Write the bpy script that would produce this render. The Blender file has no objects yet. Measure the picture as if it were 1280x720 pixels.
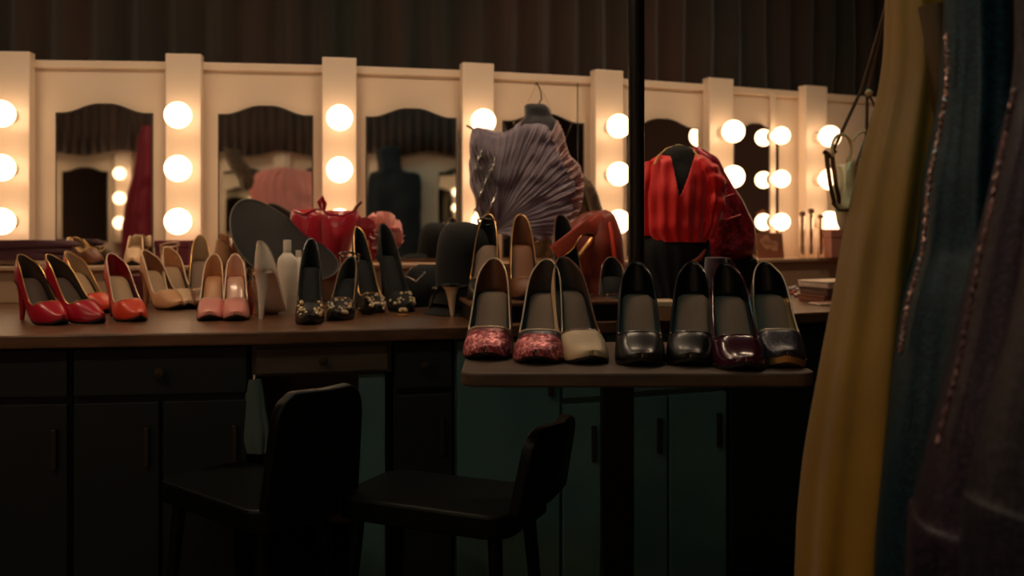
import bpy, math, random
from mathutils import Vector, Matrix, noise
random.seed(7)
PI = math.pi
S = bpy.context.scene
COL = S.collection
F = 1200.0           # focal length in pixels of a 1280 wide frame
EYE = 1.0            # camera height
HOR = 280.0          # pixel row of the horizon
ZC = 0.757           # counter top

def X(px, Y): return (px - 640.0) / F * Y
def Z(py, Y): return EYE - (py - HOR) / F * Y
def W(px, py, Y): return Vector((X(px, Y), Y, Z(py, Y)))
def G(px, py, z=ZC):
    Y = (EYE - z) * F / (py - HOR)
    return Vector((X(px, Y), Y, z))
def lerp(a, b, t): return a + (b - a) * t
def sstep(t):
    t = max(0.0, min(1.0, t)); return t * t * (3 - 2 * t)
def interp(pts, u):
    if u <= pts[0][0]: return pts[0][1]
    for (a, va), (b, vb) in zip(pts, pts[1:]):
        if u <= b:
            return lerp(va, vb, (u - a) / (b - a))
    return pts[-1][1]
def smooth_interp(pts, u):
    n = len(pts)
    if u <= pts[0][0]: return pts[0][1]
    if u >= pts[-1][0]: return pts[-1][1]
    for i in range(n - 1):
        if u <= pts[i + 1][0]:
            p1, p2 = pts[i], pts[i + 1]
            p0 = pts[max(0, i - 1)]; p3 = pts[min(n - 1, i + 2)]
            h = p2[0] - p1[0]; t = (u - p1[0]) / h
            m1 = (p2[1] - p0[1]) / max(1e-6, (p2[0] - p0[0])) * h
            m2 = (p3[1] - p1[1]) / max(1e-6, (p3[0] - p1[0])) * h
            return ((2*t**3 - 3*t*t + 1)*p1[1] + (t**3 - 2*t*t + t)*m1 + (-2*t**3 + 3*t*t)*p2[1] + (t**3 - t*t)*m2)

# ------------------------------------------------------------------ materials
def srgb(c):
    return tuple(((v/255)/12.92 if v/255 <= .04045 else ((v/255 + .055)/1.055)**2.4) for v in c) + (1.0,)
MATS = {}
def mat(name, c, rough=.6, metal=0, coat=0, sheen=0, bump=0, bscale=60, c2=None, cscale=8, kind='noise',
        trans=0, emit=None, estr=0, spec=None, alpha=1, stretch=None, ior=None, subsurf=0):
    if name in MATS: return MATS[name]
    m = bpy.data.materials.new(name); m.use_nodes = True
    nt = m.node_tree; b = nt.nodes['Principled BSDF']; I = b.inputs
    I['Base Color'].default_value = srgb(c); I['Roughness'].default_value = rough; I['Metallic'].default_value = metal
    I['Coat Weight'].default_value = coat; I['Coat Roughness'].default_value = .12
    I['Sheen Weight'].default_value = sheen; I['Transmission Weight'].default_value = trans
    if spec is not None: I['Specular IOR Level'].default_value = spec
    if ior: I['IOR'].default_value = ior
    I['Alpha'].default_value = alpha
    if subsurf: I['Subsurface Weight'].default_value = subsurf; I['Subsurface Scale'].default_value = .02
    if emit: I['Emission Color'].default_value = emit; I['Emission Strength'].default_value = estr
    tc = nt.nodes.new('ShaderNodeTexCoord'); mp = nt.nodes.new('ShaderNodeMapping')
    nt.links.new(tc.outputs['Object'], mp.inputs['Vector'])
    if stretch: mp.inputs['Scale'].default_value = stretch
    if c2 is not None:
        if kind == 'sequin':
            t = nt.nodes.new('ShaderNodeTexVoronoi'); t.inputs['Scale'].default_value = cscale
            src = t.outputs['Color']
            sep = nt.nodes.new('ShaderNodeSeparateColor'); nt.links.new(src, sep.inputs[0]); fac = sep.outputs[0]
        else:
            t = nt.nodes.new('ShaderNodeTexNoise'); t.inputs['Scale'].default_value = cscale; t.inputs['Detail'].default_value = 4
            fac = t.outputs[0]
        nt.links.new(mp.outputs[0], t.inputs['Vector'])
        r = nt.nodes.new('ShaderNodeValToRGB')
        r.color_ramp.elements[0].position = .35; r.color_ramp.elements[1].position = .65 if kind != 'sequin' else .95
        r.color_ramp.elements[0].color = srgb(c); r.color_ramp.elements[1].color = srgb(c2)
        nt.links.new(fac, r.inputs[0]); nt.links.new(r.outputs[0], I['Base Color'])
    if bump:
        if kind == 'sequin':
            t = nt.nodes.new('ShaderNodeTexVoronoi')
        else:
            t = nt.nodes.new('ShaderNodeTexNoise'); t.inputs['Detail'].default_value = 3
        t.inputs['Scale'].default_value = bscale
        nt.links.new(mp.outputs[0], t.inputs['Vector'])
        bp = nt.nodes.new('ShaderNodeBump'); bp.inputs['Strength'].default_value = bump; bp.inputs['Distance'].default_value = .004
        nt.links.new(t.outputs['Color' if kind == 'sequin' else 0], bp.inputs['Height'])
        nt.links.new(bp.outputs[0], I['Normal'])
    MATS[name] = m
    return m

M_wall   = mat('cream_paint', (236, 214, 190), .45, c2=(229, 206, 181), cscale=3, bump=.08, bscale=30)
M_column = mat('cream_gloss_paint', (238, 217, 194), .3, coat=.25)
M_ledge  = mat('ledge_paint', (196, 164, 134), .5, c2=(180, 148, 120), cscale=4)
M_mirror = mat('mirror_glass', (235, 238, 235), .015, metal=1)
M_mirback= mat('mirror_edge', (70, 60, 52), .5)
M_bulb   = mat('frosted_bulb', (255, 240, 215), .4, emit=(1, .66, .39, 1), estr=4.2)
M_brass  = mat('aged_brass', (70, 58, 42), .5, metal=.8)
M_porc   = mat('socket_porcelain', (225, 210, 190), .35)
M_wood   = mat('counter_wood', (112, 74, 48), .38, c2=(82, 52, 34), cscale=6, stretch=(1, 8, 8), coat=.25, bump=.1, bscale=40)
M_tray   = mat('tray_wood', (92, 68, 50), .6, c2=(72, 52, 38), cscale=7, stretch=(1, 9, 9))
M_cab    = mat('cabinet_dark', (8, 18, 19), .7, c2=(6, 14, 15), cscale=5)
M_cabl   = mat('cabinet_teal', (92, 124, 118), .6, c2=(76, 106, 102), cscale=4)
M_drawer = mat('drawer_brown', (88, 74, 60), .55, c2=(72, 60, 48), cscale=6, stretch=(1, 6, 6))
M_black  = mat('black_metal', (18, 22, 22), .4, metal=.6)
M_pole   = mat('pole_metal', (34, 28, 24), .35, metal=.5)
M_floor  = mat('dark_floor', (26, 30, 30), .6, c2=(18, 20, 20), cscale=3)
M_ceil   = mat('dark_ceiling', (20, 18, 18), .9)
M_side   = mat('brown_side_wall', (120, 88, 76), .9)
M_curt   = mat('curtain_brown', (70, 46, 38), .85, sheen=.3, c2=(38, 42, 34), cscale=3, stretch=(1, 1, .3))
M_curt2  = mat('valance_brown', (92, 66, 52), .7, sheen=.3, c2=(60, 44, 38), cscale=30, stretch=(1, 1, .1))

# ------------------------------------------------------------------ mesh builder
class MB:
    def __init__(s): s.v = []; s.f = []
    def add(s, vs, fs):
        o = len(s.v); s.v += [tuple(v) for v in vs]; s.f += [tuple(i + o for i in f) for f in fs]; return s
    def box(s, x0, x1, y0, y1, z0, z1, M=None):
        vs = [Vector(p) for p in ((x0,y0,z0),(x1,y0,z0),(x1,y1,z0),(x0,y1,z0),(x0,y0,z1),(x1,y0,z1),(x1,y1,z1),(x0,y1,z1))]
        if M: vs = [M @ v for v in vs]
        return s.add(vs, [(3,2,1,0),(4,5,6,7),(0,1,5,4),(1,2,6,5),(2,3,7,6),(3,0,4,7)])
    def tube(s, path, r, n=10, cap=True):
        P = [Vector(p) for p in path]; rings = []
        up = Vector((0, 0, 1)); last = None
        for i, p in enumerate(P):
            t = (P[min(i+1, len(P)-1)] - P[max(i-1, 0)]).normalized()
            a = last if last else (up if abs(t.z) < .9 else Vector((1, 0, 0)))
            b = t.cross(a).normalized(); a = b.cross(t).normalized(); last = a
            rr = r[i] if isinstance(r, (list, tuple)) else r
            rings.append([p + (a*math.cos(2*PI*k/n) + b*math.sin(2*PI*k/n))*rr for k in range(n)])
        return s.loft(rings, cap)
    def loft(s, rings, cap=True, closed=True):
        n = len(rings[0]); vs = [v for r in rings for v in r]; fs = []
        for i in range(len(rings)-1):
            for k in range(n if closed else n-1):
                k2 = (k+1) % n
                fs.append((i*n+k, i*n+k2, (i+1)*n+k2, (i+1)*n+k))
        if cap and closed:
            fs.append(tuple(range(n))[::-1]); fs.append(tuple((len(rings)-1)*n + k for k in range(n)))
        return s.add(vs, fs)
    def lathe(s, prof, n=28, c=(0,0,0), sx=1, sy=1, M=None):
        rings = []
        for r, z in prof:
            ring = [Vector((c[0]+r*sx*math.cos(2*PI*k/n), c[1]+r*sy*math.sin(2*PI*k/n), c[2]+z)) for k in range(n)]
            if M: ring = [M @ v for v in ring]
            rings.append(ring)
        return s.loft(rings)
    def prism(s, pts, z0, z1):
        n = len(pts); vs = [(p[0], p[1], z0) for p in pts] + [(p[0], p[1], z1) for p in pts]
        fs = [tuple(range(n))[::-1], tuple(range(n, 2*n))] + [(k, (k+1) % n, (k+1) % n + n, k+n) for k in range(n)]
        return s.add(vs, fs)
    def build(s, name, m, parent=None, smooth=True, bevel=0, solid=None, merge=True, sub=0, offset=-1):
        me = bpy.data.meshes.new(name); me.from_pydata(s.v, [], s.f)
        import bmesh
        bm = bmesh.new(); bm.from_mesh(me)
        if merge: bmesh.ops.remove_doubles(bm, verts=bm.verts, dist=1e-5)
        bmesh.ops.recalc_face_normals(bm, faces=bm.faces)
        bm.to_mesh(me); bm.free()
        for mm in (m if isinstance(m, (list, tuple)) else [m]): me.materials.append(mm)
        if smooth:
            me.polygons.foreach_set('use_smooth', [True]*len(me.polygons))
            try: me.set_sharp_from_angle(angle=math.radians(40))
            except Exception: pass
        o = bpy.data.objects.new(name, me); COL.objects.link(o)
        if parent: o.parent = parent
        if bevel:
            b = o.modifiers.new('bevel', 'BEVEL'); b.width = bevel; b.segments = 2; b.limit_method = 'ANGLE'
        if solid:
            k = o.modifiers.new('solid', 'SOLIDIFY'); k.thickness = solid; k.offset = offset
            if isinstance(m, (list, tuple)) and len(m) > 1:
                k.material_offset = 1
                k.material_offset_rim = 1
        if sub:
            k = o.modifiers.new('sub', 'SUBSURF'); k.levels = sub; k.render_levels = sub
        return o
def tag(o, label=None, cat=None, group=None, kind=None):
    if label: o['label'] = label
    if cat: o['category'] = cat
    if group: o['group'] = group
    if kind: o['kind'] = kind
    return o
def empty(name, loc=(0,0,0), rz=0, label=None, cat=None, group=None):
    o = bpy.data.objects.new(name, None); COL.objects.link(o); o.location = loc; o.rotation_euler = (0, 0, rz)
    o.empty_display_size = .02
    return tag(o, label, cat, group)
def copy_tree(o, parent=None):
    c = o.copy(); COL.objects.link(c); c.parent = parent
    for ch in list(o.children): copy_tree(ch, c)
    return c

# ------------------------------------------------------------------ the gently bending run of mirrors
COLS_PX = [(22, 3.10), (233, 3.14), (424, 3.21), (594, 3.32), (755, 3.47), (893, 3.66), (1011, 3.86)]
P = [Vector((X(px, Y), Y, 0)) for px, Y in COLS_PX]
P = [P[0] + (P[0] - P[1])] + P + [P[-1] + (P[-1] - P[-2]), P[-1] + (P[-1] - P[-2])*2]
NB = len(P)
LEDGE = .87; WTOP = 1.525; CTOP = 1.55
def frame_at(i):
    a = P[max(0, i-1)]; b = P[min(NB-1, i+1)]
    u = (b - a).normalized(); n = Vector((u.y, -u.x, 0)); return u, n
def bay_frame(i):
    u = (P[i+1] - P[i]).normalized(); return u, Vector((u.y, -u.x, 0))
def basis(u, n, o):      # local x along the wall, local y = away from the camera, z up
    return Matrix(((u.x, -n.x, 0, o.x), (u.y, -n.y, 0, o.y), (0, 0, 1, o.z), (0, 0, 0, 1)))

def wall_strip(pts, z0, z1, front, back):
    """wall following the points; front/back = offsets towards/away from the viewer"""
    m = MB(); rows = []
    for i, p in enumerate(pts):
        a = pts[max(0, i-1)]; b = pts[min(len(pts)-1, i+1)]
        u = (b-a).normalized(); n = Vector((u.y, -u.x, 0))
        f = p + n*front; k = p - n*back
        rows.append([Vector((f.x, f.y, z0)), Vector((k.x, k.y, z0)), Vector((k.x, k.y, z1)), Vector((f.x, f.y, z1))])
    m.loft(rows); return m
tag(wall_strip(P, 0, WTOP, 0, .05).build('wall_back', M_wall, smooth=False), kind='structure')
# small moulding that caps the panels
o = wall_strip(P, WTOP-.022, WTOP+.004, .012, .06).build('trim_1', M_wall, smooth=False, bevel=.003); tag(o, kind='structure')

ORD = ['leftmost', 'second', 'third', 'fourth', 'fifth', 'sixth', 'seventh']
def mirror_outline(w, z0, zs, zt, n=36):
    pts = [(-w/2, z0), (w/2, z0)]
    for k in range(n+1):
        x = w/2 - w*k/n; a = abs(x)/(w/2)
        t = 0 if a > .86 else (1 - sstep((a-.12)/.74))
        pts.append((x, zs + (zt-zs)*t))
    return pts
def make_mirror(Mx, w, label, group):
    r = empty('vanity_mirror', Mx.to_translation() + Vector((0, 0, .885)), Mx.to_euler().z, label, 'mirror', group)
    pts = mirror_outline(w, 0, .472, .502)
    m = MB(); n = len(pts)
    m.add([(x, -.009, z) for x, z in pts], [tuple(range(n))]); m.build('mirror_glass', M_mirror, r, smooth=False)
    m = MB(); e = mirror_outline(w+.008, -.004, .476, .506)
    m.add([(x, 0, z) for x, z in e] + [(x, -.0085, z) for x, z in e],
          [tuple(range(n))[::-1], tuple(range(n, 2*n))] + [(k, (k+1) % n, (k+1) % n+n, k+n) for k in range(n)])
    m.build('backing', M_mirback, r, smooth=False)
    return r
def bulb_parts(root, loc, off=.022, R=.042):
    m = MB(); m.lathe([(.001, 0), (.024, 0), (.024, .002), (.019, off*.6), (.0165, off)], 20, M=Matrix.Rotation(PI/2, 4, 'X'))
    s = m.build('socket', M_porc, root); s.location = loc
    prof = [(.001, off-.004), (.0145, off-.004), (.0155, off+.004), (.021, off+.013)]
    c = off + .013 + R*.88
    for k in range(15):
        a = -.9 + (PI/2+.9)*k/14
        prof.append((max(.0005, R*math.cos(a)) if k else R*math.cos(a), c + R*math.sin(a)))
    m = MB(); m.lathe(prof, 28, M=Matrix.Rotation(PI/2, 4, 'X'))
    b = m.build('bulb', M_bulb, root); b.location = loc
    return b
BZ = (1.343, 1.175, 1.008)
def make_column(w=.112, d=.045, z1=CTOP, z0=LEDGE):
    r = empty('light_column')
    MB().box(-w/2, w/2, -d, .0, 0, z1-z0).build('column', M_column, r, smooth=False, bevel=.003)
    for z in BZ: bulb_parts(r, (0, -d, z-z0))
    return r
proto = None; columns = []
near_words = ['at the left edge of the photo', 'left of the striped-top mirror with the pink puff', 'above the crimson bustier',
              'behind the left tip of the grey tulle skirt', 'just left of the black pole', 'right of the red satin blouse',
              'beside the hanging gold evening bag']
for i in range(1, 8):
    u, n = frame_at(i); Mx = basis(u, n, P[i] + Vector((0, 0, LEDGE)))
    r = make_column() if proto is None else copy_tree(proto)
    proto = proto or r; r.matrix_world = Mx
    tag(r, '%s cream column of round bulbs, %s' % (ORD[i-1], near_words[i-1]), 'vanity light', 'bulb columns between the mirrors')
    columns.append(r)
r = copy_tree(proto); u, n = frame_at(0); r.matrix_world = basis(u, n, P[0] + Vector((0, 0, LEDGE)))
tag(r, 'cream bulb column beyond the left edge of the photo', 'vanity light', 'bulb columns between the mirrors')
# narrow extra strip over the right side of the sixth mirror
u, n = bay_frame(6)
t = .585
pp = P[6].lerp(P[7], t)
r = empty('light_strip', (0,0,0), 0, 'narrow cream strip of three bulbs on the edge of the sixth mirror', 'vanity light')
MB().box(-.014, .014, -.014, -.0095, 0, .64).build('strip', M_column, r, smooth=False, bevel=.002)
for z in BZ: bulb_parts(r, (0, -.014, z-LEDGE-.01), .004, .034)
r.matrix_world = basis(u, n, pp + Vector((0, 0, LEDGE+.01)))
mw = ['leftmost arched vanity mirror, reflecting a column of bulbs and a red gown', 'second arched mirror, holding the pink tutu reflection',
      'third arched mirror, reflecting a dark hooded coat', 'arched mirror half hidden by the grey tulle skirt',
      'arched mirror behind the red satin blouse', 'arched mirror right of the maroon sequin jacket', 'mirror beside the yellow gown, past the last bulb column']
for i in range(0, 7):
    u, n = bay_frame(i); c = (P[i] + P[i+1])/2 + u*.008
    lab = mw[i-1] if 1 <= i <= 7 else 'arched mirror past the left edge of the photo'
    Mb = basis(u, n, c)
    if i == 3: Mb = Mb @ Matrix.Translation((0, -.018, 0)) @ Matrix.Rotation(math.radians(-6), 4, 'Z')
    if i == 6: Mb = Mb @ Matrix.Translation((-.045, 0, 0))
    make_mirror(Mb, .298 if i != 6 else .21, lab, 'arched mirrors along the vanity wall')

# ledge under the mirrors
def offs(pts, d): return [Vector((p.x, p.y - d, 0)) for p in pts]
def strip_between(a, b, z0, z1, name, m, bevel=.003):
    mb = MB(); rows = []
    for p, q in zip(a, b):
        rows.append([Vector((p.x, p.y, z0)), Vector((q.x, q.y, z0)), Vector((q.x, q.y, z1)), Vector((p.x, p.y, z1))])
    mb.loft(rows); return mb.build(name, m, smooth=False, bevel=bevel)
LD = .17
o = strip_between(offs(P, .008), offs(P, LD), ZC, LEDGE-.014, 'back_ledge', M_ledge)
tag(o, 'long cream raised ledge running under the mirrors', 'ledge')
o2 = strip_between(offs(P, .008), offs(P, LD+.015), LEDGE-.014, LEDGE, 'ledge_top', M_ledge); o2.parent = o

# counter top
CD = 1.05
o = strip_between(offs(P, .008), offs(P, CD), ZC-.03, ZC, 'vanity_counter', M_wood, .004)
tag(o, 'long brown wooden dressing table counter carrying the shoes and bottles', 'counter')

# cabinets under the counter: each a carcass with its own fronts
def front_y(x):
    for a, b in zip(P, P[1:]):
        if a.x <= x <= b.x: return lerp(a.y, b.y, (x-a.x)/(b.x-a.x)) - CD
    return P[0].y - CD
def cabinet(px0, px1, m, label, fronts, z1=ZC-.03, z0=.05, depth=.28, inset=.05, kick=True, name='vanity_cabinet', cat='cabinet'):
    Y0 = 2.2
    x0, x1 = X(px0, Y0), X(px1, Y0)
    for _ in range(4):
        x0 = X(px0, front_y(x0)+inset); x1 = X(px1, front_y(x1)+inset)
    a = Vector((x0, front_y(x0)+inset, 0)); b = Vector((x1, front_y(x1)+inset, 0))
    L = (b-a).length; ang = math.atan2(b.y-a.y, b.x-a.x)
    r = empty(name, (a.x, a.y, 0), ang, label, cat)
    MB().box(.001, L-.001, .0, depth, z0, z1).build('carcass', m, r, smooth=False, bevel=.002)
    if kick: MB().box(.01, L-.01, .05, depth-.02, 0, z0).build('plinth', M_cab, r, smooth=False)
    for (fx0, fx1, fz0, fz1, kind) in fronts:
        d = MB().box(fx0*L+.004, fx1*L-.004, -.018, 0, fz0, fz1).build(kind, m, r, smooth=False, bevel=.003)
        if kind == 'drawer':
            h = MB().lathe([(.001, 0), (.006, 0), (.005, .012), (.011, .018), (.011, .024), (.001, .026)], 14, M=Matrix.Rotation(PI/2, 4, 'X')).build('knob', M_brass, d)
            h.location = ((fx0+fx1)/2*L, -.018, (fz0+fz1)/2)
        else:
            h = MB().box(-.006, .006, -.012, 0, -.045, .045).build('handle', M_brass, d, bevel=.002, smooth=False)
            h.location = (fx1*L - .03, -.018, fz1-.1)
    return r
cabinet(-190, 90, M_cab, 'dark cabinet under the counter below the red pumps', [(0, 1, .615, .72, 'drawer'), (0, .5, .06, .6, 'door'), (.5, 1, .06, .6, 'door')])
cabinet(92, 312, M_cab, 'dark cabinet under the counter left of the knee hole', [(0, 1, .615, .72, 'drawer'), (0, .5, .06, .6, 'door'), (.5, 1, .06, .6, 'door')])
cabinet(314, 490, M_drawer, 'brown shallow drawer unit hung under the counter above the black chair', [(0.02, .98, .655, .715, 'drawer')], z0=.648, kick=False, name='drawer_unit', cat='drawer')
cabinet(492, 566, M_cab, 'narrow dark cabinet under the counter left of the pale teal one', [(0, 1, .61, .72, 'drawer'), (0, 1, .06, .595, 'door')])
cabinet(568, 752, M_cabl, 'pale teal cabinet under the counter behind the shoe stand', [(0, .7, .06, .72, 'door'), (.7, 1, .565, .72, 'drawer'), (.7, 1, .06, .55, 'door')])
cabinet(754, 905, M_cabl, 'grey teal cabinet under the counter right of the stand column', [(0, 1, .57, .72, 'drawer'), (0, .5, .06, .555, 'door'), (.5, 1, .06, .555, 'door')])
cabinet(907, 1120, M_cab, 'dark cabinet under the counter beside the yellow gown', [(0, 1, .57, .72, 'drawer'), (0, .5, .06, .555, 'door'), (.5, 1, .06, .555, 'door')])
cabinet(448, 482, M_cabl, 'slim teal support post of the counter right of the knee hole', [], z1=.646, depth=.04, kick=False, z0=0, name='counter_support', cat='support')

# ------------------------------------------------------------------ room
XL, XR, YF, YB = -4.3, 3.0, -1.6, 5.2
tag(MB().box(XL, XR, YF, YB, -.05, 0).build('floor', M_floor, smooth=False), kind='structure')
tag(MB().box(XL, XR, YF, YB, 2.5, 2.55).build('ceiling', M_ceil, smooth=False), kind='structure')
tag(MB().box(XL-.06, XL, YF, YB, 0, 2.5).build('wall_left', M_side, smooth=False), kind='structure')
tag(MB().box(XR, XR+.06, YF, YB, 0, 2.5).build('wall_right', M_side, smooth=False), kind='structure')
tag(MB().box(XL, XR, YF-.06, YF, 0, 2.5).build('wall_front', M_side, smooth=False), kind='structure')
tag(MB().box(XL, XR, YB, YB+.06, 0, 2.5).build('wall_rear', M_side, smooth=False), kind='structure')

def curtain(pts, z0f, z1, m, name, amp=.018, pitch=.05, label='', seg=8):
    mb = MB(); rings = []
    L = [0]
    for a, b in zip(pts, pts[1:]): L.append(L[-1] + (b-a).length)
    n = int(L[-1]/pitch*seg)
    for k in range(n+1):
        s = L[-1]*k/n
        i = 0
        while i < len(pts)-2 and L[i+1] < s: i += 1
        t = (s-L[i])/(L[i+1]-L[i]); p = pts[i].lerp(pts[i+1], t)
        u = (pts[i+1]-pts[i]).normalized(); nn = Vector((u.y, -u.x, 0))
        q = p + nn*(amp*math.sin(2*PI*s/pitch + .8*math.sin(s*5)) )
        zb = z0f(s, i, t)
        rings.append([Vector((q.x, q.y, lerp(zb, z1, j/6))) + nn*(.006*math.sin(j*1.7+s*9)) for j in range(7)])
    mb.loft(rings, cap=False, closed=False)
    o = mb.build(name, m, solid=.003); tag(o, label, 'curtain'); return o
curtain([p + Vector((0, .3, 0)) for p in P], lambda s, i, t: 1.1, 2.48, M_curt, 'backdrop_curtain', .03, .13, 'dark brown pleated curtain hanging behind the mirror wall')

# wall facing the mirrors, behind the camera (it is what the mirrors show)
OFF = 3.62
PX = [P[0] + (P[0]-P[1])*k for k in (3, 2, 1)] + P
Q = [Vector((p.x, p.y - OFF, 0)) for p in PX][::-1]     # reversed, so that "towards viewer" is +Y
tag(wall_strip(Q, 0, WTOP, 0, .05).build('wall_opposite', M_wall, smooth=False), kind='structure')
for i in range(1, len(Q)-1):
    if Q[i].x > .3: continue
    u = (Q[i+1]-Q[i-1]).normalized(); n = Vector((u.y, -u.x, 0))
    r = copy_tree(proto); r.matrix_world = basis(u, n, Q[i] + Vector((0, 0, LEDGE)))
    tag(r, 'cream bulb column on the facing wall, seen only in the mirrors', 'vanity light', 'bulb columns on the facing wall')
for i in range(len(Q)-1):
    if Q[i].x > 1.0: continue
    u = (Q[i+1]-Q[i]).normalized(); n = Vector((u.y, -u.x, 0))
    make_mirror(basis(u, n, (Q[i]+Q[i+1])/2), .298, 'arched mirror on the facing wall, seen only in the other mirrors', 'mirrors on the facing wall')
o = curtain([q + Vector((0, .075, 0)) for q in Q], lambda s, i, t: 1.50 - .035*math.sin(PI*t)**2, 2.48, M_curt2, 'valance_curtain', .012, .06, 'brown ribbed valance above the facing wall, seen in the mirror tops')
Q2 = [Vector((q.x, q.y+.34, 0)) for q in Q]
o = strip_between([q + Vector((0, .012, 0)) for q in Q], Q2, ZC-.03, ZC, 'facing_counter', M_wood, .004); tag(o, 'narrow wooden counter of the facing wall behind the camera', 'counter')
for k in (0, 3, 6, 9, 12):
    a = Q[k]; m = MB().box(a.x-.02 if k else a.x-.05, a.x+.02 if k < 12 else a.x+.05, a.y+.02, a.y+.3, 0, ZC-.03).build('counter_bracket', M_cab, o, smooth=False)

# ------------------------------------------------------------------ fabrics and leathers
M_red    = mat('red_leather', (176, 14, 42), .35, coat=.3, bump=.05, bscale=120)
M_dred   = mat('dark_red_leather', (140, 18, 34), .3, coat=.4)
M_orange = mat('coral_orange_leather', (214, 62, 34), .4, coat=.2)
M_tan    = mat('tan_leather', (206, 150, 104), .45)
M_beige  = mat('beige_leather', (214, 180, 142), .45)
M_nude   = mat('nude_patent', (224, 176, 150), .25, coat=.6)
M_pink   = mat('pink_leather', (232, 150, 138), .35, coat=.3)
M_white  = mat('white_patent', (236, 222, 204), .3, coat=.5)
M_blk    = mat('black_leather', (10, 10, 12), .38, coat=.3)
M_blkpat = mat('black_patent', (8, 8, 10), .34, coat=.2)
M_suede  = mat('black_suede', (8, 9, 11), .85, sheen=.08)
M_lining = mat('grey_lining', (146, 118, 98), .7)
M_linb   = mat('beige_lining', (178, 146, 112), .65)
M_lind   = mat('dark_lining', (74, 54, 44), .7)
M_linbr  = mat('brown_lining', (140, 88, 56), .6)
M_gold   = mat('gold_trim', (222, 176, 112), .3, metal=.8)
M_cream  = mat('cream_piping', (228, 200, 166), .35, metal=.2)
M_rosegl = mat('rose_glitter', (150, 52, 62), .4, metal=.4, c2=(250, 160, 160), cscale=200, kind='sequin', bump=.8, bscale=260)
M_marpat = mat('maroon_glitter', (88, 34, 40), .35, metal=.4, c2=(140, 70, 66), cscale=300, kind='sequin', bump=.6, bscale=300)
M_navygl = mat('navy_glitter', (30, 30, 46), .35, metal=.4, c2=(80, 74, 84), cscale=300, kind='sequin', bump=.6, bscale=300)
M_plumpt = mat('plum_patent', (64, 12, 34), .22, coat=.5)
M_jewel  = mat('jewel_stones', (250, 216, 160), .25, metal=.5, c2=(255, 240, 220), cscale=200, kind='sequin', bump=.8, bscale=200)
M_brownl = mat('brown_leather', (116, 70, 44), .4, coat=.2)
M_rust   = mat('rust_satin', (158, 56, 28), .4, sheen=.3, c2=(120, 40, 22), cscale=6, bump=.2, bscale=20)
M_sole   = mat('dark_sole', (24, 20, 18), .5)
M_silver = mat('silver_metal', (200, 196, 190), .2, metal=1)

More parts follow.
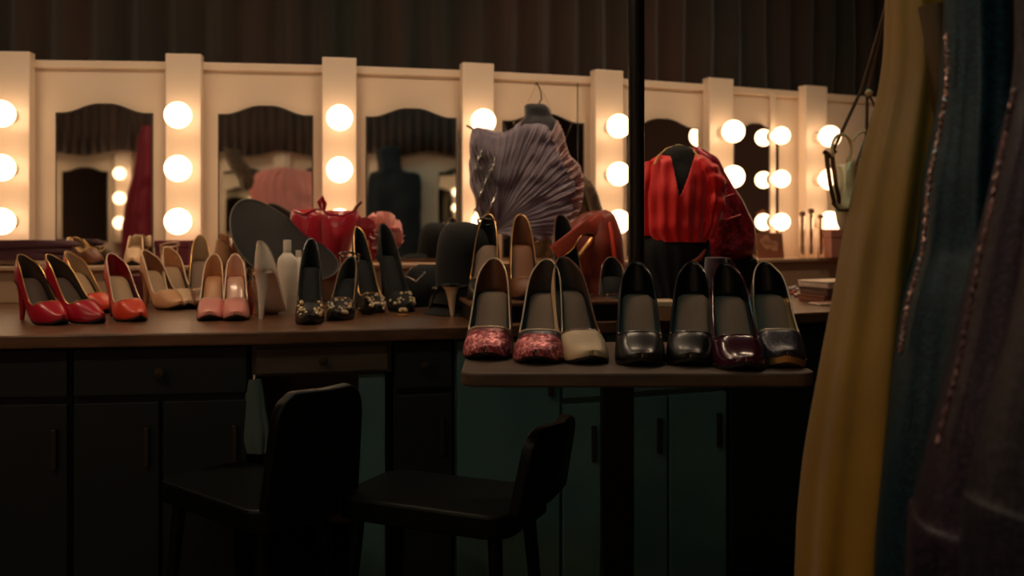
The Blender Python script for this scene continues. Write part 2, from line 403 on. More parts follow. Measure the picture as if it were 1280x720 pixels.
# ------------------------------------------------------------------ the pump: heel at x=0, toe tip at x=L
def shoe(name, label, cat, toe, heel_px=None, ang=None, z=ZC, L=.212, H=.095, Wd=.080, cnt=.066, point=.6, plat=0,
         upper=M_blk, lining=M_lining, insole=M_lining, trim=M_cream, cap=None, heel=None, solem=M_sole, group=None,
         block=False, strap=None, stones=None, throat=.70, tip=None, open_back=False, lie=None, Y=None):
    heel = heel or upper
    if Y is not None: tp = Vector((X(toe[0], Y), Y, z))
    else: tp = G(toe[0], toe[1], z)
    if ang is None:
        ang = 0
        for _ in range(12):
            hy = tp.y + L*math.cos(ang)
            dx = tp.x - X(heel_px, hy)
            ang = math.asin(max(-.98, min(.98, dx/L)))
    else: ang = math.radians(ang)
    root = empty(name, (0, 0, 0), 0, label, cat, group)
    hwp = [(0, 0), (.012, .26), (.035, .42), (.09, .60), (.25, .78), (.45, .88), (.66, 1), (.80, lerp(.82, .96, 1-point)),
           (.90, lerp(.5, .80, 1-point)), (.96, lerp(.26, .56, 1-point)), (.99, lerp(.12, .3, 1-point)), (1, .03)]
    hw = lambda u: smooth_interp(hwp, u) * Wd/2 if u > .1 else interp(hwp, u)*Wd/2
    def zs(u):
        t = (u-.16)/.56
        return .005 + plat + H*(1-sstep(t)) + .012*max(0, (u-.85)/.15)**2
    hdp = [(0, cnt*1.03), (.04, cnt*1.0), (.1, cnt*.92), (.25, .052), (.45, .040), (.6, .044), (.70, .050), (.82, .036), (.92, .022), (1, .010)]
    hd = lambda u: smooth_interp(hdp, u)
    A0 = [(0, 76), (.04, 70), (.1, 60), (.25, 48), (.42, 40), (.52, 40)]
    def amax(u):
        if u >= throat: return 90.0
        b = throat-.17
        a0 = interp(A0, u)
        if u <= b: return a0
        q = (u-b)/.17
        return a0 + (90-a0)*(1-math.sqrt(max(0, 1-q*q)))
    def pt(u, th, s, e=0.0):
        c = math.cos(th); sn = math.sin(th)
        return Vector((u*L + (e if u > .9 else 0), s*(hw(u)+e)*(max(0, c)**.5), zs(u) + (hd(u)+e)*sn))
    us = [0, .008, .02, .035, .06, .09, .13, .18, .24, .30, .36, .42, .48, .52, .55, .58, .61, .64, .66, .68, .69, throat, .73, .77, .81, .85, .89, .92, .95, .97, .985, 1]
    J = 7
    m = MB(); tl = []; tr = []
    rows = [u for u in us if not (open_back and u < .50)]
    for s in (1, -1):
        rings = []
        for u in rows:
            a = math.radians(amax(u))
            rings.append([pt(u, a*j/J, s) for j in range(J+1)])
            if u <= throat: (tl if s > 0 else tr).append(pt(u, a, s))
        m.loft(rings, cap=False, closed=False)
    m.build('upper', [upper, lining], root, solid=.0022)
    path = list(reversed(tl)) + tr
    if path and not open_back: MB().tube(path, .0016, 6).build('piping', trim, root)
    # insole
    m = MB(); rings = []
    for k in range(22):
        u = lerp(.015, .86, k/21)
        w = hw(u)*lerp(.9, .74, sstep(u/.4)); zz = zs(u)+.0015
        rings.append([Vector((u*L, -w, zz)), Vector((u*L, w, zz)), Vector((u*L, w*.8, zz+.004)), Vector((u*L, -w*.8, zz+.004))])
    m.loft(rings); m.build('insole', insole, root)
    # sole
    m = MB(); rings = []
    for k in range(30):
        u = lerp(0.004, .998, k/29)
        w = hw(u)*1.0+.0006; zz = zs(u)+.001
        t = .0035 + (plat + .0015)*sstep((u-.55)/.12)
        rings.append([Vector((u*L, -w*.96, max(0.0002, zz-t))), Vector((u*L, w*.96, max(0.0002, zz-t))), Vector((u*L, w, zz)), Vector((u*L, -w, zz))])
    m.loft(rings); m.build('sole', solem, root)
    # heel
    m = MB(); rings = []
    for k in range(13):
        t = k/12
        cx = lerp(.115*L, .055*L, t) if not block else .12*L
        q = t**(.42 if not block else 1)
        rx = lerp(.105*L, .0052 if not block else .075*L, q); ry = lerp(.0255, .0052 if not block else .022, q)
        ztop = H + plat + .001
        ring = []
        for a in range(16):
            th = 2*PI*a/16
            xx = cx + rx*math.cos(th)
            if k == 0: zz = zs(max(0, xx/L)) - .002
            else: zz = ztop*(1-t)
            ring.append(Vector((xx, ry*math.sin(th), max(0, zz))))
        rings.append(ring)
    if H > .02: m.loft(rings); m.build('heel', heel, root)
    if cap:
        m = MB(); rings = []
        for u in [v for v in us if v >= .76]:
            rings.append([pt(u, PI*j/16 if j <= 8 else PI - PI*j/16, 1 if j <= 8 else -1, .0014) for j in range(17)])
        m.loft(rings, cap=False, closed=False); m.build('toe_cap', cap, root, solid=.001, offset=1)
    if strap:
        pth = []
        for k in range(25):
            a = 2*PI*k/24
            pth.append((.17*L + .034*math.cos(a), .026*math.sin(a), H+.075+.008*math.cos(a)))
        MB().tube(pth, .003, 6, cap=False).build('ankle_strap', strap, root)
        for s in (1, -1):
            MB().tube([(.12*L, s*.022, H+.035), (.13*L, s*.026, H+.078)], .0028, 6).build('side_strap', strap, root)
    if stones:
        m = MB(); rr = random.Random(len(label))
        for k in range(26):
            u = rr.uniform(.72, .94); th = rr.uniform(.5, PI-.5)
            p = pt(u, th if th < PI/2 else PI-th, 1 if th < PI/2 else -1, .0015); r0 = rr.uniform(.0034, .006)
            Mx = Matrix.Translation(p)
            m.lathe([(.0003, -r0), (r0*.8, -r0*.5), (r0, 0), (r0*.7, r0*.6), (.0003, r0)], 7, M=Mx)
        m.build('toe_jewels', stones, root, smooth=False)
    if lie:
        root.matrix_world = lie
    else:
        rz = -PI/2 + ang
        root.rotation_euler = (0, 0, rz)
        d = Vector((math.cos(rz), math.sin(rz), 0))
        root.location = tp - d*L
    return root

# ------------------------------------------------------------------ soft bodies: closed folded garments given by rows
def garment(name, rows, m, parent=None, folds=0, amp=.08, dep=.5, wob=.0, seed=1, M=44, N=96, vee=None, solid=None, twist=0.0,
            phase=0.0, lean=0.0, capt=True, noi=0, nsc=12, foldgrow=1.0):
    """rows: (z, x_left, x_right, y_centre, half_depth) from top to bottom; closed elliptical rings with folds"""
    rows = sorted(rows, key=lambda r: -r[0]); n = len(rows)
    col = lambda j: [(i, r[j]) for i, r in enumerate(rows)]
    cz, cl, cr, cy, cd = (col(j) for j in range(5))
    mb = MB(); rings = []
    for k in range(M+1):
        q = (n-1)*k/M; t = k/M
        z, l, r, y, d = (smooth_interp(c, q) for c in (cz, cl, cr, cy, cd))
        cx = (l+r)/2; hx = (r-l)/2; ring = []
        for a in range(N):
            th = 2*PI*a/N
            f = 1 + amp*(t**foldgrow)*math.sin(folds*th + phase + twist*t + 1.3*math.sin(2*th+seed)) + wob*math.sin(3*th+seed+5*t) if folds else 1 + wob*math.sin(3*th+seed+5*t)
            p = Vector((cx + hx*math.cos(th)*(.5+.5*f), y - d*math.sin(th)*f, z))
            if noi:
                nv = noise.noise(p*nsc + Vector((seed*3.1, 0, 0)))
                p.y -= noi*nv*math.sin(th); p.x += noi*nv*math.cos(th)*.6; p.z += noi*.5*noise.noise(p*nsc*1.3)
            ring.append(p)
        rings.append(ring)
    if vee:
        vs = [v for r in rings for v in r]; fs = []
        for i in range(M):
            for k in range(N):
                k2 = (k+1) % N; q = (i*N+k, i*N+k2, (i+1)*N+k2, (i+1)*N+k)
                c = sum((vs[j] for j in q), Vector())/4
                if math.sin(2*PI*(k+.5)/N) > 0 and vee(c.x, c.z): continue
                fs.append(q)
        mb.add(vs, fs)
    else: mb.loft(rings, cap=capt)
    return mb.build(name, m, parent, solid=solid)
def prow(Y, dep, *rows):
    return [(Z(py, Y), X(l, Y), X(r, Y), Y, dep if not isinstance(dep, (list, tuple)) else dep[i]) for i, (py, l, r) in enumerate(rows)]
def setbase(root, loc):
    """move the origin of a thing made in world coordinates to its base"""
    root.location = loc
    for c in root.children: c.location = c.location - Vector(loc)

# ------------------------------------------------------------------ left part of the counter
SG = 'shoes on the left of the counter'
pump = lambda *a, **k: shoe('high_heel_pump', *a, **k)
pump('red leather pump at the far left edge, grey lining facing out', 'shoe', (80, 407), -2, L=.235, upper=M_red, lining=M_lind, insole=M_lind, trim=M_gold, point=.8, group=SG)
pump('bright red pointed pump, second from the left edge of the counter', 'shoe', (130, 405), 40, L=.235, upper=M_red, lining=M_lind, insole=M_lind, trim=M_gold, point=.95, group=SG)
pump('cream-lined orange pump behind the two red pumps', 'shoe', (140, 392), 82, upper=M_orange, lining=M_linb, insole=M_linb, trim=M_gold, point=.8, group=SG)
pump('orange red pump with a pale insole, third toe from the left', 'shoe', (176, 403), 138, upper=M_orange, lining=M_dred, insole=M_linb, trim=M_cream, point=.8, group=SG, heel=M_dred)
pump('tan leather pump just right of the orange red pump', 'shoe', (226, 388), 180, upper=M_tan, lining=M_linbr, insole=M_linb, trim=M_cream, point=.6, group=SG)
pump('beige strappy pump behind the tan pump', 'shoe', (236, 380), 208, Y=2.73, upper=M_beige, lining=M_tan, insole=M_linb, trim=M_cream, point=.5, H=.105, group=SG, strap=M_beige)
pump('gold trimmed dark pump standing tall left of the nude pink pair', 'shoe', (252, 379), 250, Y=2.735, upper=M_brownl, lining=M_linb, insole=M_lining, trim=M_gold, H=.12, cnt=.085, group=SG)
pump('nude pump with a pink toe, left one of the front-facing pair', 'shoe', (262, 402), 268, upper=M_pink, lining=M_tan, insole=M_tan, trim=M_cream, point=.15, group=SG, Wd=.070, H=.092)
pump('nude pump with a pink toe, right one of the front-facing pair', 'shoe', (295, 402), 294, upper=M_pink, lining=M_nude, insole=M_nude, trim=M_cream, point=.15, group=SG, Wd=.070, H=.092)
pump('tan pump behind the nude pink pair, pointing at the wall mirrors', 'shoe', (308, 375), ang=175, upper=M_tan, lining=M_linb, insole=M_linb, trim=M_gold, H=.115, cnt=.08, group=SG, Y=2.93)
# white stiletto seen from behind
pump('white patent stiletto seen from behind beside the white bottle', 'shoe', (353, 384), ang=178, upper=M_white, lining=M_white, insole=M_white, trim=M_white, heel=M_white, solem=M_white, H=.115, cnt=.08, group=SG, Y=2.66, Wd=.066)

def lathe_thing(name, label, cat, px, py, parts, z=ZC, Y=None, group=None, n=28, rz=0):
    loc = G(px, py, z) if Y is None else Vector((X(px, Y), Y, z))
    r = empty(name, loc, rz, label, cat, group)
    for pn, prof, m, sx, sy in parts:
        MB().lathe(prof, n, sx=sx, sy=sy).build(pn, m, r)
    return r
M_bott = mat('white_plastic', (232, 220, 204), .4, subsurf=.1)
M_glass = mat('clear_glass', (245, 235, 225), .05, trans=1, ior=1.45)
M_rose = mat('rose_liquid', (226, 130, 110), .1, trans=.6)
lathe_thing('white_bottle', 'tall white bottle with a narrow neck among the left shoes', 'bottle', 359, 392,
   [('body', [(.001,0),(.0255,0),(.027,.004),(.027,.135),(.024,.15),(.014,.162),(.010,.166),(.010,.17),(.001,.17)], M_bott, 1, .8),
    ('cap', [(.001,.17),(.0105,.17),(.0105,.196),(.009,.2),(.001,.2)], M_bott, 1, 1)])
lathe_thing('white_bottle', 'short white bottle standing behind the tall white one', 'bottle', 373, 387,
   [('body', [(.001,0),(.02,0),(.021,.004),(.021,.13),(.012,.145),(.008,.15),(.001,.15)], M_bott, 1, .8),
    ('cap', [(.001,.15),(.008,.15),(.008,.168),(.001,.168)], M_bott, 1, 1)])
lathe_thing('perfume_bottle', 'small pinkish glass perfume bottle right of the nude pair', 'bottle', 312, 392,
   [('body', [(.001,0),(.012,0),(.014,.004),(.014,.05),(.006,.075),(.006,.085),(.001,.085)], M_rose, 1, 1),
    ('stopper', [(.001,.086),(.009,.087),(.010,.105),(.010,.122),(.001,.125)], M_glass, 1, 1)])
lathe_thing('glass_goblet', 'clear glass goblet catching the light under the black hat', 'glass', 303, 381,
   [('bowl', [(.001,.082),(.02,.09),(.036,.12),(.04,.16),(.036,.20),(.034,.20),(.038,.16),(.033,.12),(.018,.094),(.001,.086)], M_glass, 1, 1),
    ('stem', [(.001,0),(.035,0),(.034,.004),(.006,.01),(.004,.04),(.005,.078),(.001,.082)], M_glass, 1, 1)])

def box_thing(name, label, cat, px, py, w, d, h, m, z=ZC, Y=None, rz=0, lid=None, group=None):
    loc = G(px, py, z) if Y is None else Vector((X(px, Y), Y, z))
    r = empty(name, loc, rz, label, cat, group)
    hb = h*.7 if lid else h
    MB().box(-w/2, w/2, -d/2, d/2, 0, hb).build('box_body', m, r, bevel=.003, smooth=False)
    if lid: MB().box(-w/2-.002, w/2+.002, -d/2-.002, d/2+.002, hb, h).build('lid', lid, r, bevel=.003, smooth=False)
    return r
M_marbox = mat('maroon_card', (92, 22, 44), .6)
M_purpbox = mat('purple_card', (74, 36, 46), .6)
box_thing('gift_box', 'maroon box on the counter between the orange and tan pumps', 'box', 163, 386, .062, .06, .088, M_marbox, rz=.1, lid=M_marbox, Y=2.93)
box_thing('gift_box', 'dark maroon box standing on the ledge left of the first bright column', 'box', 219, 330, .105, .07, .078, M_marbox, z=LEDGE, Y=3.05, lid=M_marbox)
# dark folded cloth on the ledge behind the red pumps
r = empty('folded_cloth', (0, 0, 0), 0, 'dark maroon folded cloth lying on the ledge behind the red pumps', 'cloth')
for k in range(3):
    garment('fold', prow(3.0, .045, (302+k*8, -40+k*6, 92-k*5), (305+k*8, -46+k*6, 98-k*4), (308+k*8, -46+k*6, 100-k*4), (310.5+k*8, -42+k*6, 96-k*5)), M_purpbox, r, noi=.004, seed=k, M=8, N=60)
setbase(r, (X(30, 3.0), 3.0, LEDGE+.018))
r.location.z = LEDGE + .022

# shoes on the ledge, seen blurred against the mirror
FL = dict(z=LEDGE, H=.045, cnt=.04, L=.17, Wd=.06)
shoe('flat_shoe', 'brown low shoe on the ledge in front of the first mirror', 'shoe', (128, 0), ang=60, Y=3.03, upper=M_brownl, lining=M_linb, insole=M_linb, trim=M_gold, **FL)
shoe('flat_shoe', 'nude low shoe on the ledge right of the brown one', 'shoe', (165, 0), ang=15, Y=2.975, upper=M_beige, lining=M_linb, insole=M_linb, trim=M_cream, **dict(FL, L=.13, H=.05))

# black wide brimmed hat leaning on its edge
r = empty('wide_brim_hat', (0, 0, 0), 0, 'large black felt hat tilted up behind the white bottles', 'hat')
R0 = .175
prof = [(R0, .034), (R0-.004, .037), (R0*.85, .022), (R0*.6, .006), (R0*.46, 0), (R0*.44, -.02), (R0*.40, -.075), (R0*.3, -.09), (.001, -.085)]
prof_in = [(.001, -.081), (R0*.28, -.086), (R0*.38, -.073), (R0*.42, -.018), (R0*.44, .003), (R0*.6, .010), (R0*.85, .027), (R0, .040)]
rings = []
for rr_, zz in prof + []:
    rings.append([Vector((rr_*math.cos(2*PI*k/48), rr_*math.sin(2*PI*k/48)*.9, zz + .022*math.cos(4*PI*k/48)*(rr_/R0)**2)) for k in range(48)])
m = MB(); m.loft(rings, cap=True); hb = m.build('hat_body', M_suede, r, solid=.003)
m = MB(); m.tube([Vector((R0*math.cos(2*PI*k/48), R0*math.sin(2*PI*k/48)*.9, .035+.022*math.cos(4*PI*k/48))) for k in range(49)], .0022, 6, cap=False); m.build('brim_edge', mat('grosgrain_edge', (90, 84, 78), .5), r)
hc = W(348, 314, 2.83)
major = Vector((.80, 0, -.60)).normalized()
view = Vector((0, -1, 0))
nrm = (Vector((.6, 0, .8))*.90 + Vector((0, -1, 0))*.40).normalized()
nrm = (nrm - major*nrm.dot(major)).normalized()
sec = nrm.cross(major)
r.matrix_world = Matrix(((major.x, sec.x, nrm.x, hc.x), (major.y, sec.y, nrm.y, hc.y), (major.z, sec.z, nrm.z, hc.z), (0, 0, 0, 1)))

inv = r.matrix_world.inverted()
T0 = Matrix.Translation(Vector((hc.x+.02, hc.y+.01, ZC)))
MB().lathe([(.001, 0), (.05, 0), (.05, .006), (.008, .012), (.006, .02), (.006, hc.z-ZC), (.001, hc.z-ZC+.002)], 20, M=inv @ T0).build('hat_stand', M_black, r)
r.location = (hc.x, hc.y, ZC); MW = inv.inverted(); r.rotation_euler = (0, 0, 0)
for c in r.children: c.data.transform(Matrix.Translation((-hc.x, -hc.y, -ZC)) @ MW)
# crimson bustier
M_crim = mat('crimson_satin', (196, 12, 44), .28, sheen=.4, coat=.5, bump=.25, bscale=14)
M_crim2= mat('crimson_ribbon', (150, 10, 34), .35, coat=.3)
YB1 = 2.98
r = empty('satin_bustier', (0, 0, 0), 0, 'crimson satin bustier standing on the ledge below the second mirror', 'bustier')
def bust(rows, name, phase, side):
    def v(x, z): return False
    return garment(name, prow(YB1, [.035, .05, .055, .05, .04, .03], *rows), M_crim, r, folds=5, amp=.03, noi=.006, nsc=16, seed=phase, M=26, N=64, capt=True)
bust([(262, 366, 398), (270, 364, 404), (285, 366, 406), (305, 376, 408), (322, 388, 412), (334, 396, 416)], 'left_cup', 2, 0)
bust([(264, 406, 448), (274, 402, 449), (288, 401, 446), (306, 402, 440), (322, 402, 434), (334, 400, 428)], 'right_cup', 5, 1)
MB().tube([W(402, 262, YB1-.02), W(399, 252, YB1-.02), W(402, 247, YB1-.015), W(406, 255, YB1-.01), W(405, 264, YB1-.01)], [.004, .007, .008, .007, .004], 8).build('strap_loop', M_crim2, r)
MB().tube([W(441, 266, YB1-.02), W(446, 258, YB1-.02), W(452, 252, YB1-.025)], [.005, .005, .0045], 8).build('shoulder_strap', M_brownl, r)
MB().tube([W(368, 264, YB1-.03), W(380, 268, YB1-.06), W(394, 262, YB1-.03), W(402, 262, YB1-.03), W(412, 268, YB1-.06), W(428, 270, YB1-.065), W(446, 262, YB1-.03)], .0035, 8).build('neckline_binding', M_crim2, r)
# rosette at its side
mb = MB()
for k in range(4):
    rr0 = .033 - k*.007
    prof = [(.001, 0), (rr0, -.004), (rr0*1.02, -.010-k*.002), (rr0*.7, -.016-k*.003), (.001, -.012-k*.003)]
    mb.lathe(prof, 20, M=Matrix.Translation(W(456, 285, YB1-.02)) @ Matrix.Rotation(PI/2, 4, 'X') @ Matrix.Translation((0, 0, 0)))
mb.build('rosette', M_crim2, r)
MB().tube([W(448, 270, YB1), W(462, 300, YB1), W(466, 322, YB1), W(462, 331, YB1)], [.006, .011, .009, .006], 8).build('ribbon_tail', M_crim, r)
setbase(r, (X(410, YB1), YB1, LEDGE))

# pink tulle puffs : a cluster of frilled petals
def petals(mb, c, R, n, seed, up=0.0, sq=1.0):
    rr = random.Random(seed)
    for k in range(n):
        d = Vector((rr.gauss(0, 1), rr.gauss(0, 1), rr.gauss(0, 1)+up)).normalized()
        a = d.orthogonal().normalized(); a.rotate(Matrix.Rotation(rr.uniform(0, 2*PI), 3, d)); b = d.cross(a)
        L0 = R*rr.uniform(.8, 1.05); w = R*rr.uniform(.35, .6); rings = []
        ph = rr.uniform(0, 6)
        for j in range(6):
            t = j/5; q = []
            for s in range(7):
                v = (s/6-.5)*2
                p = c + d*L0*t*(1-.12*v*v) + a*w*v*t**.7 + b*(.10*R*t*math.sin(5*v+ph))
                p = Vector((c.x+(p.x-c.x), c.y+(p.y-c.y), c.z+(p.z-c.z)*sq)); q.append(p)
            rings.append(q)
        mb.loft(rings, cap=False, closed=False)
M_tulle = mat('salmon_tulle', (252, 160, 150), .8, sheen=.6, subsurf=.2)
r = empty('tulle_puff', (0, 0, 0), 0, 'small salmon pink tulle puff on the ledge below the third mirror', 'tulle puff')
mb = MB(); petals(mb, W(478, 292, 3.02), .068, 120, 3, .2); o = mb.build('tulle', mat('pale_salmon_tulle', (255, 196, 188), .8, sheen=.6, subsurf=.3), r)
setbase(r, (X(478, 3.02), 3.02, LEDGE))
r2 = r

# black pumps and jewelled sandals, middle of the counter
MG = 'black shoes in the middle of the counter'
pump('black pump with a jewelled toe right of the white bottle', 'shoe', (386, 407), 389, upper=M_blk, lining=M_suede, insole=M_suede, trim=M_blk, H=.12, cnt=.08, stones=M_jewel, group=MG, Wd=.07)
pump('black slingback with jewelled toe below the crimson bustier', 'shoe', (418, 402), 440, upper=M_blk, lining=M_suede, insole=M_suede, trim=M_lining, stones=M_jewel, group=MG, Wd=.07, strap=M_silver, H=.085)
pump('tall black pump rising in front of the red rosette', 'shoe', (474, 394), 446, upper=M_blk, lining=M_suede, insole=M_suede, trim=M_gold, H=.13, cnt=.1, stones=M_jewel, group=MG, Wd=.07)
pump('tallest black pump below the salmon tulle puff', 'shoe', (512, 391), 478, upper=M_suede, lining=M_suede, insole=M_suede, trim=M_blk, H=.14, cnt=.1, stones=M_jewel, group=MG, Wd=.075)
pump('black suede sandal seen from behind with a pale slender heel', 'shoe', (548, 384), ang=195, Y=2.72, upper=M_suede, lining=M_suede, insole=M_suede, trim=M_blk, heel=M_beige, H=.075, cnt=.03, group=MG, open_back=True)
for k, (px, py, s, lab) in enumerate([(473, 389, 1.0, 'gold jewelled brooch lying in front of the tall black pump'), (503, 391, .85, 'rose gold brooch lying left of the pale heel'),
                                  (452, 388, .6, 'small pink gold earring between the black pumps')]):
    r = empty('jewelled_brooch', G(px, py+4), .3*k, lab, 'jewellery'); mb = MB(); rr = random.Random(k+4)
    MB().lathe([(.001, 0), (.02*s, 0), (.021*s, .004), (.001, .006)], 16).build('setting', M_gold, r)
    for q in range(16):
        a = rr.uniform(0, 2*PI); d = rr.uniform(0, .016)*s; r0 = rr.uniform(.003, .006)*s
        mb.lathe([(.0002, -r0), (r0, 0), (r0*.6, r0*.8), (.0002, r0)], 7, c=(d*math.cos(a), d*math.sin(a), .006+r0+.012*s*(1-d/.02)))
    mb.build('stones', M_jewel, r, smooth=False)

# black cloche on a head stand
r = empty('black_cloche', (0, 0, 0), 0, 'black rounded felt cloche hat on the counter below the grey tulle skirt', 'hat')
YH = 2.62
garment('crown', prow(YH, [.002, .035, .062, .076, .080, .082, .085], (277, 572, 582), (280, 560, 596), (288, 552, 606), (305, 547, 612), (330, 545, 614), (356, 545, 616), (378, 542, 618)), M_suede, r, noi=.004, nsc=9, seed=3)
MB().tube([Vector((X(580, YH)+ .086*math.cos(2*PI*k/40), YH+.086*math.sin(2*PI*k/40), Z(356, YH)+.01*math.cos(2*PI*k/40))) for k in range(41)], .004, 6, cap=False).build('hat_band', M_blkpat, r)
MB().lathe([(.084, .012), (.10, .004), (.112, 0), (.112, .003), (.1, .008), (.084, .017)], 40, sx=1.0, sy=.9, c=(X(580, YH), YH, ZC)).build('brim', M_suede, r)
setbase(r, (X(580, YH), YH, ZC))
r = empty('satin_clutch', (0, 0, 0), 0, 'slouchy black bag leaning left of the cloche hat', 'bag')
garment('bag_body', prow(2.75, [.01, .03, .04, .045, .04], (331, 522, 552), (338, 510, 556), (350, 506, 558), (366, 505, 560), (383, 508, 560)), M_suede, r, folds=7, amp=.06, noi=.01, seed=5)
MB().tube([W(514, 336, 2.73), W(507, 345, 2.70), W(520, 352, 2.69), W(532, 340, 2.70)], .003, 6).build('bag_strap', M_silver, r)
setbase(r, (X(530, 2.75), 2.75, ZC))

# ------------------------------------------------------------------ shoe stand: tray on a column, pole rising behind the shoes
TX0, TX1, TY0, TY1 = X(577, 1.62), X(1011, 1.62), 1.565, 1.98
r = empty('shoe_stand', ((TX0+TX1)/2, 1.75, 0), 0, 'wooden display stand with a rounded tray, dark column and tall pole', 'display stand')
def rrect(x0, x1, y0, y1, rad, n=8):
    pts = []
    for cx, cy, a0 in ((x1-rad, y0+rad, -PI/2), (x1-rad, y1-rad, 0), (x0+rad, y1-rad, PI/2), (x0+rad, y0+rad, PI)):
        for k in range(n+1):
            a = a0 + PI/2*k/n; pts.append((cx+rad*math.cos(a), cy+rad*math.sin(a)))
    return pts
ox, oy = (TX0+TX1)/2, 1.75
MB().prism([(x-ox, y-oy) for x, y in rrect(TX0, TX1, TY0, TY1, .035)], ZC-.024, ZC).build('tray', M_tray, r, smooth=False, bevel=.004)
MB().box(TX0+.06-ox, TX1-.06-ox, 1.66-oy, 1.92-oy, ZC-.04, ZC-.024).build('support_plate', M_black, r, smooth=False, bevel=.002)
cxp = X(771, 1.76)-ox
MB().box(cxp-.028, cxp+.028, -.02, .04, .03, ZC-.04).build('column', M_black, r, smooth=False, bevel=.003)
MB().prism([(cxp+x, y) for x, y in rrect(-.1, .12, -.10, .2, .03)], 0, .03).build('base_plate', M_black, r, smooth=False, bevel=.003)
px_ = X(795.5, 1.945)-ox
MB().lathe([(.0165, ZC), (.0165, 2.5)], 20, c=(px_, 1.945-oy, 0)).build('pole', M_pole, r)
MB().lathe([(.001, ZC), (.032, ZC), (.032, ZC+.004), (.02, ZC+.014), (.017, ZC+.03)], 20, c=(px_, 1.945-oy, 0)).build('pole_collar', M_black, r)

TG = 'pumps on the wooden display tray'
pt = lambda *a, **k: pump(*a, group=TG, **k)
pt('pump with rose glitter toe at the left end of the tray', 'shoe', (607, 452), 618, upper=M_marpat, lining=M_brownl, insole=M_lining, trim=M_cream, cap=M_rosegl, point=.3, H=.10, cnt=.07, Wd=.092, heel=M_beige)
pt('pump with sparkling pink and dark toe, second on the tray', 'shoe', (670, 457), 684, upper=M_navygl, lining=M_lind, insole=M_lining, trim=M_cream, cap=M_rosegl, point=.3, H=.10, cnt=.07, Wd=.092, heel=M_beige)
pt('pump with a plain cream toe, third on the tray', 'shoe', (741, 457), 703, upper=M_beige, lining=M_lind, insole=M_lining, trim=M_brownl, point=.2, H=.105, cnt=.07, Wd=.089, heel=M_blk)
pt('black patent pump directly below the pole', 'shoe', (803, 460), 795, upper=M_blkpat, lining=M_blk, insole=M_lining, trim=M_blk, point=.2, H=.10, Wd=.089, L=.205)
pt('black pump right of the pole, below the red blouse', 'shoe', (863, 460), 866, upper=M_blkpat, lining=M_blk, insole=M_lining, trim=M_blk, point=.2, H=.10, Wd=.089, L=.205)
pt('plum patent pump with a pale heel, right part of the tray', 'shoe', (933, 466), 905, upper=M_plumpt, lining=M_blk, insole=M_lining, trim=M_plumpt, point=.3, H=.10, Wd=.089, L=.205, heel=M_beige)
pt('dark glitter pump with cream sole at the right end of the tray', 'shoe', (984, 462), 955, upper=M_navygl, lining=M_blk, insole=M_lining, trim=M_cream, point=.3, H=.095, Wd=.089, L=.205, plat=.006, solem=M_gold)
pt('small grey pump half hidden at the far right corner of the tray', 'shoe', (996, 438), ang=20, Y=1.86, upper=M_lining, lining=M_brownl, insole=M_lining, trim=M_cream, point=.3, H=.05, cnt=.04, Wd=.06, L=.11)

# riser behind and the taller second row
RZ = ZC + .05
r = empty('display_riser', (X(672, 2.45), 2.50, ZC), .2, 'low dark riser box on the counter carrying the second row of pumps', 'riser')
MB().box(-.19, .19, -.12, .13, 0, .04).build('riser_body', M_black, r, smooth=False, bevel=.003)
MB().box(-.195, .195, -.125, .135, .04, .05).build('riser_top', M_wood, r, smooth=False, bevel=.003)
BG = 'pumps on the riser behind the tray'
pb = lambda *a, **k: pump(*a, group=BG, z=RZ, H=k.pop('H', .125), cnt=k.pop('cnt', .09), Wd=.085, L=.2, **k)
pb('black strappy pump with a sparkling edge above the rose glitter pump', 'shoe', (600, 0), ang=-5, Y=2.41, upper=M_blk, lining=M_suede, insole=M_lining, trim=M_gold, strap=M_silver)
pb('brown leather pump standing behind the second tray pump', 'shoe', (660, 0), ang=5, Y=2.42, upper=M_brownl, lining=M_linbr, insole=M_linbr, trim=M_gold)
pb('black pump leaning toward the gold edged bag behind the cream toed pump', 'shoe', (722, 0), ang=10, Y=2.44, upper=M_blk, lining=M_suede, insole=M_suede, trim=M_brownl)

# ------------------------------------------------------------------ grey tulle skirt hanging on the wall
M_gtul = mat('grey_tulle', (156, 142, 156), .85, sheen=.5, c2=(132, 118, 134), cscale=14, bump=.2, bscale=60)
M_gfr  = mat('backlit_tulle_edge', (206, 172, 172), .85, sheen=.5, subsurf=.15)  # pinkish backlight on the frill put into its colour
M_dtul = mat('charcoal_bodice', (46, 44, 50), .6, sheen=.3, bump=.2, bscale=50)
YS = 3.14
r = empty('tulle_skirt_costume', (0, 0, 0), 0, 'grey gathered tulle costume with a frilled edge hanging in front of the fourth mirror', 'costume')
wc = W(616, 290, YS)
outline = [(-8, 30), (592, 215)]
OUT = [(594, 236), (589, 205), (588, 178), (594, 160), (612, 163), (628, 166), (645, 158), (662, 150), (684, 152), (698, 172), (704, 196), (716, 210), (722, 226), (722, 246), (718, 266), (706, 284), (690, 296), (668, 302)]
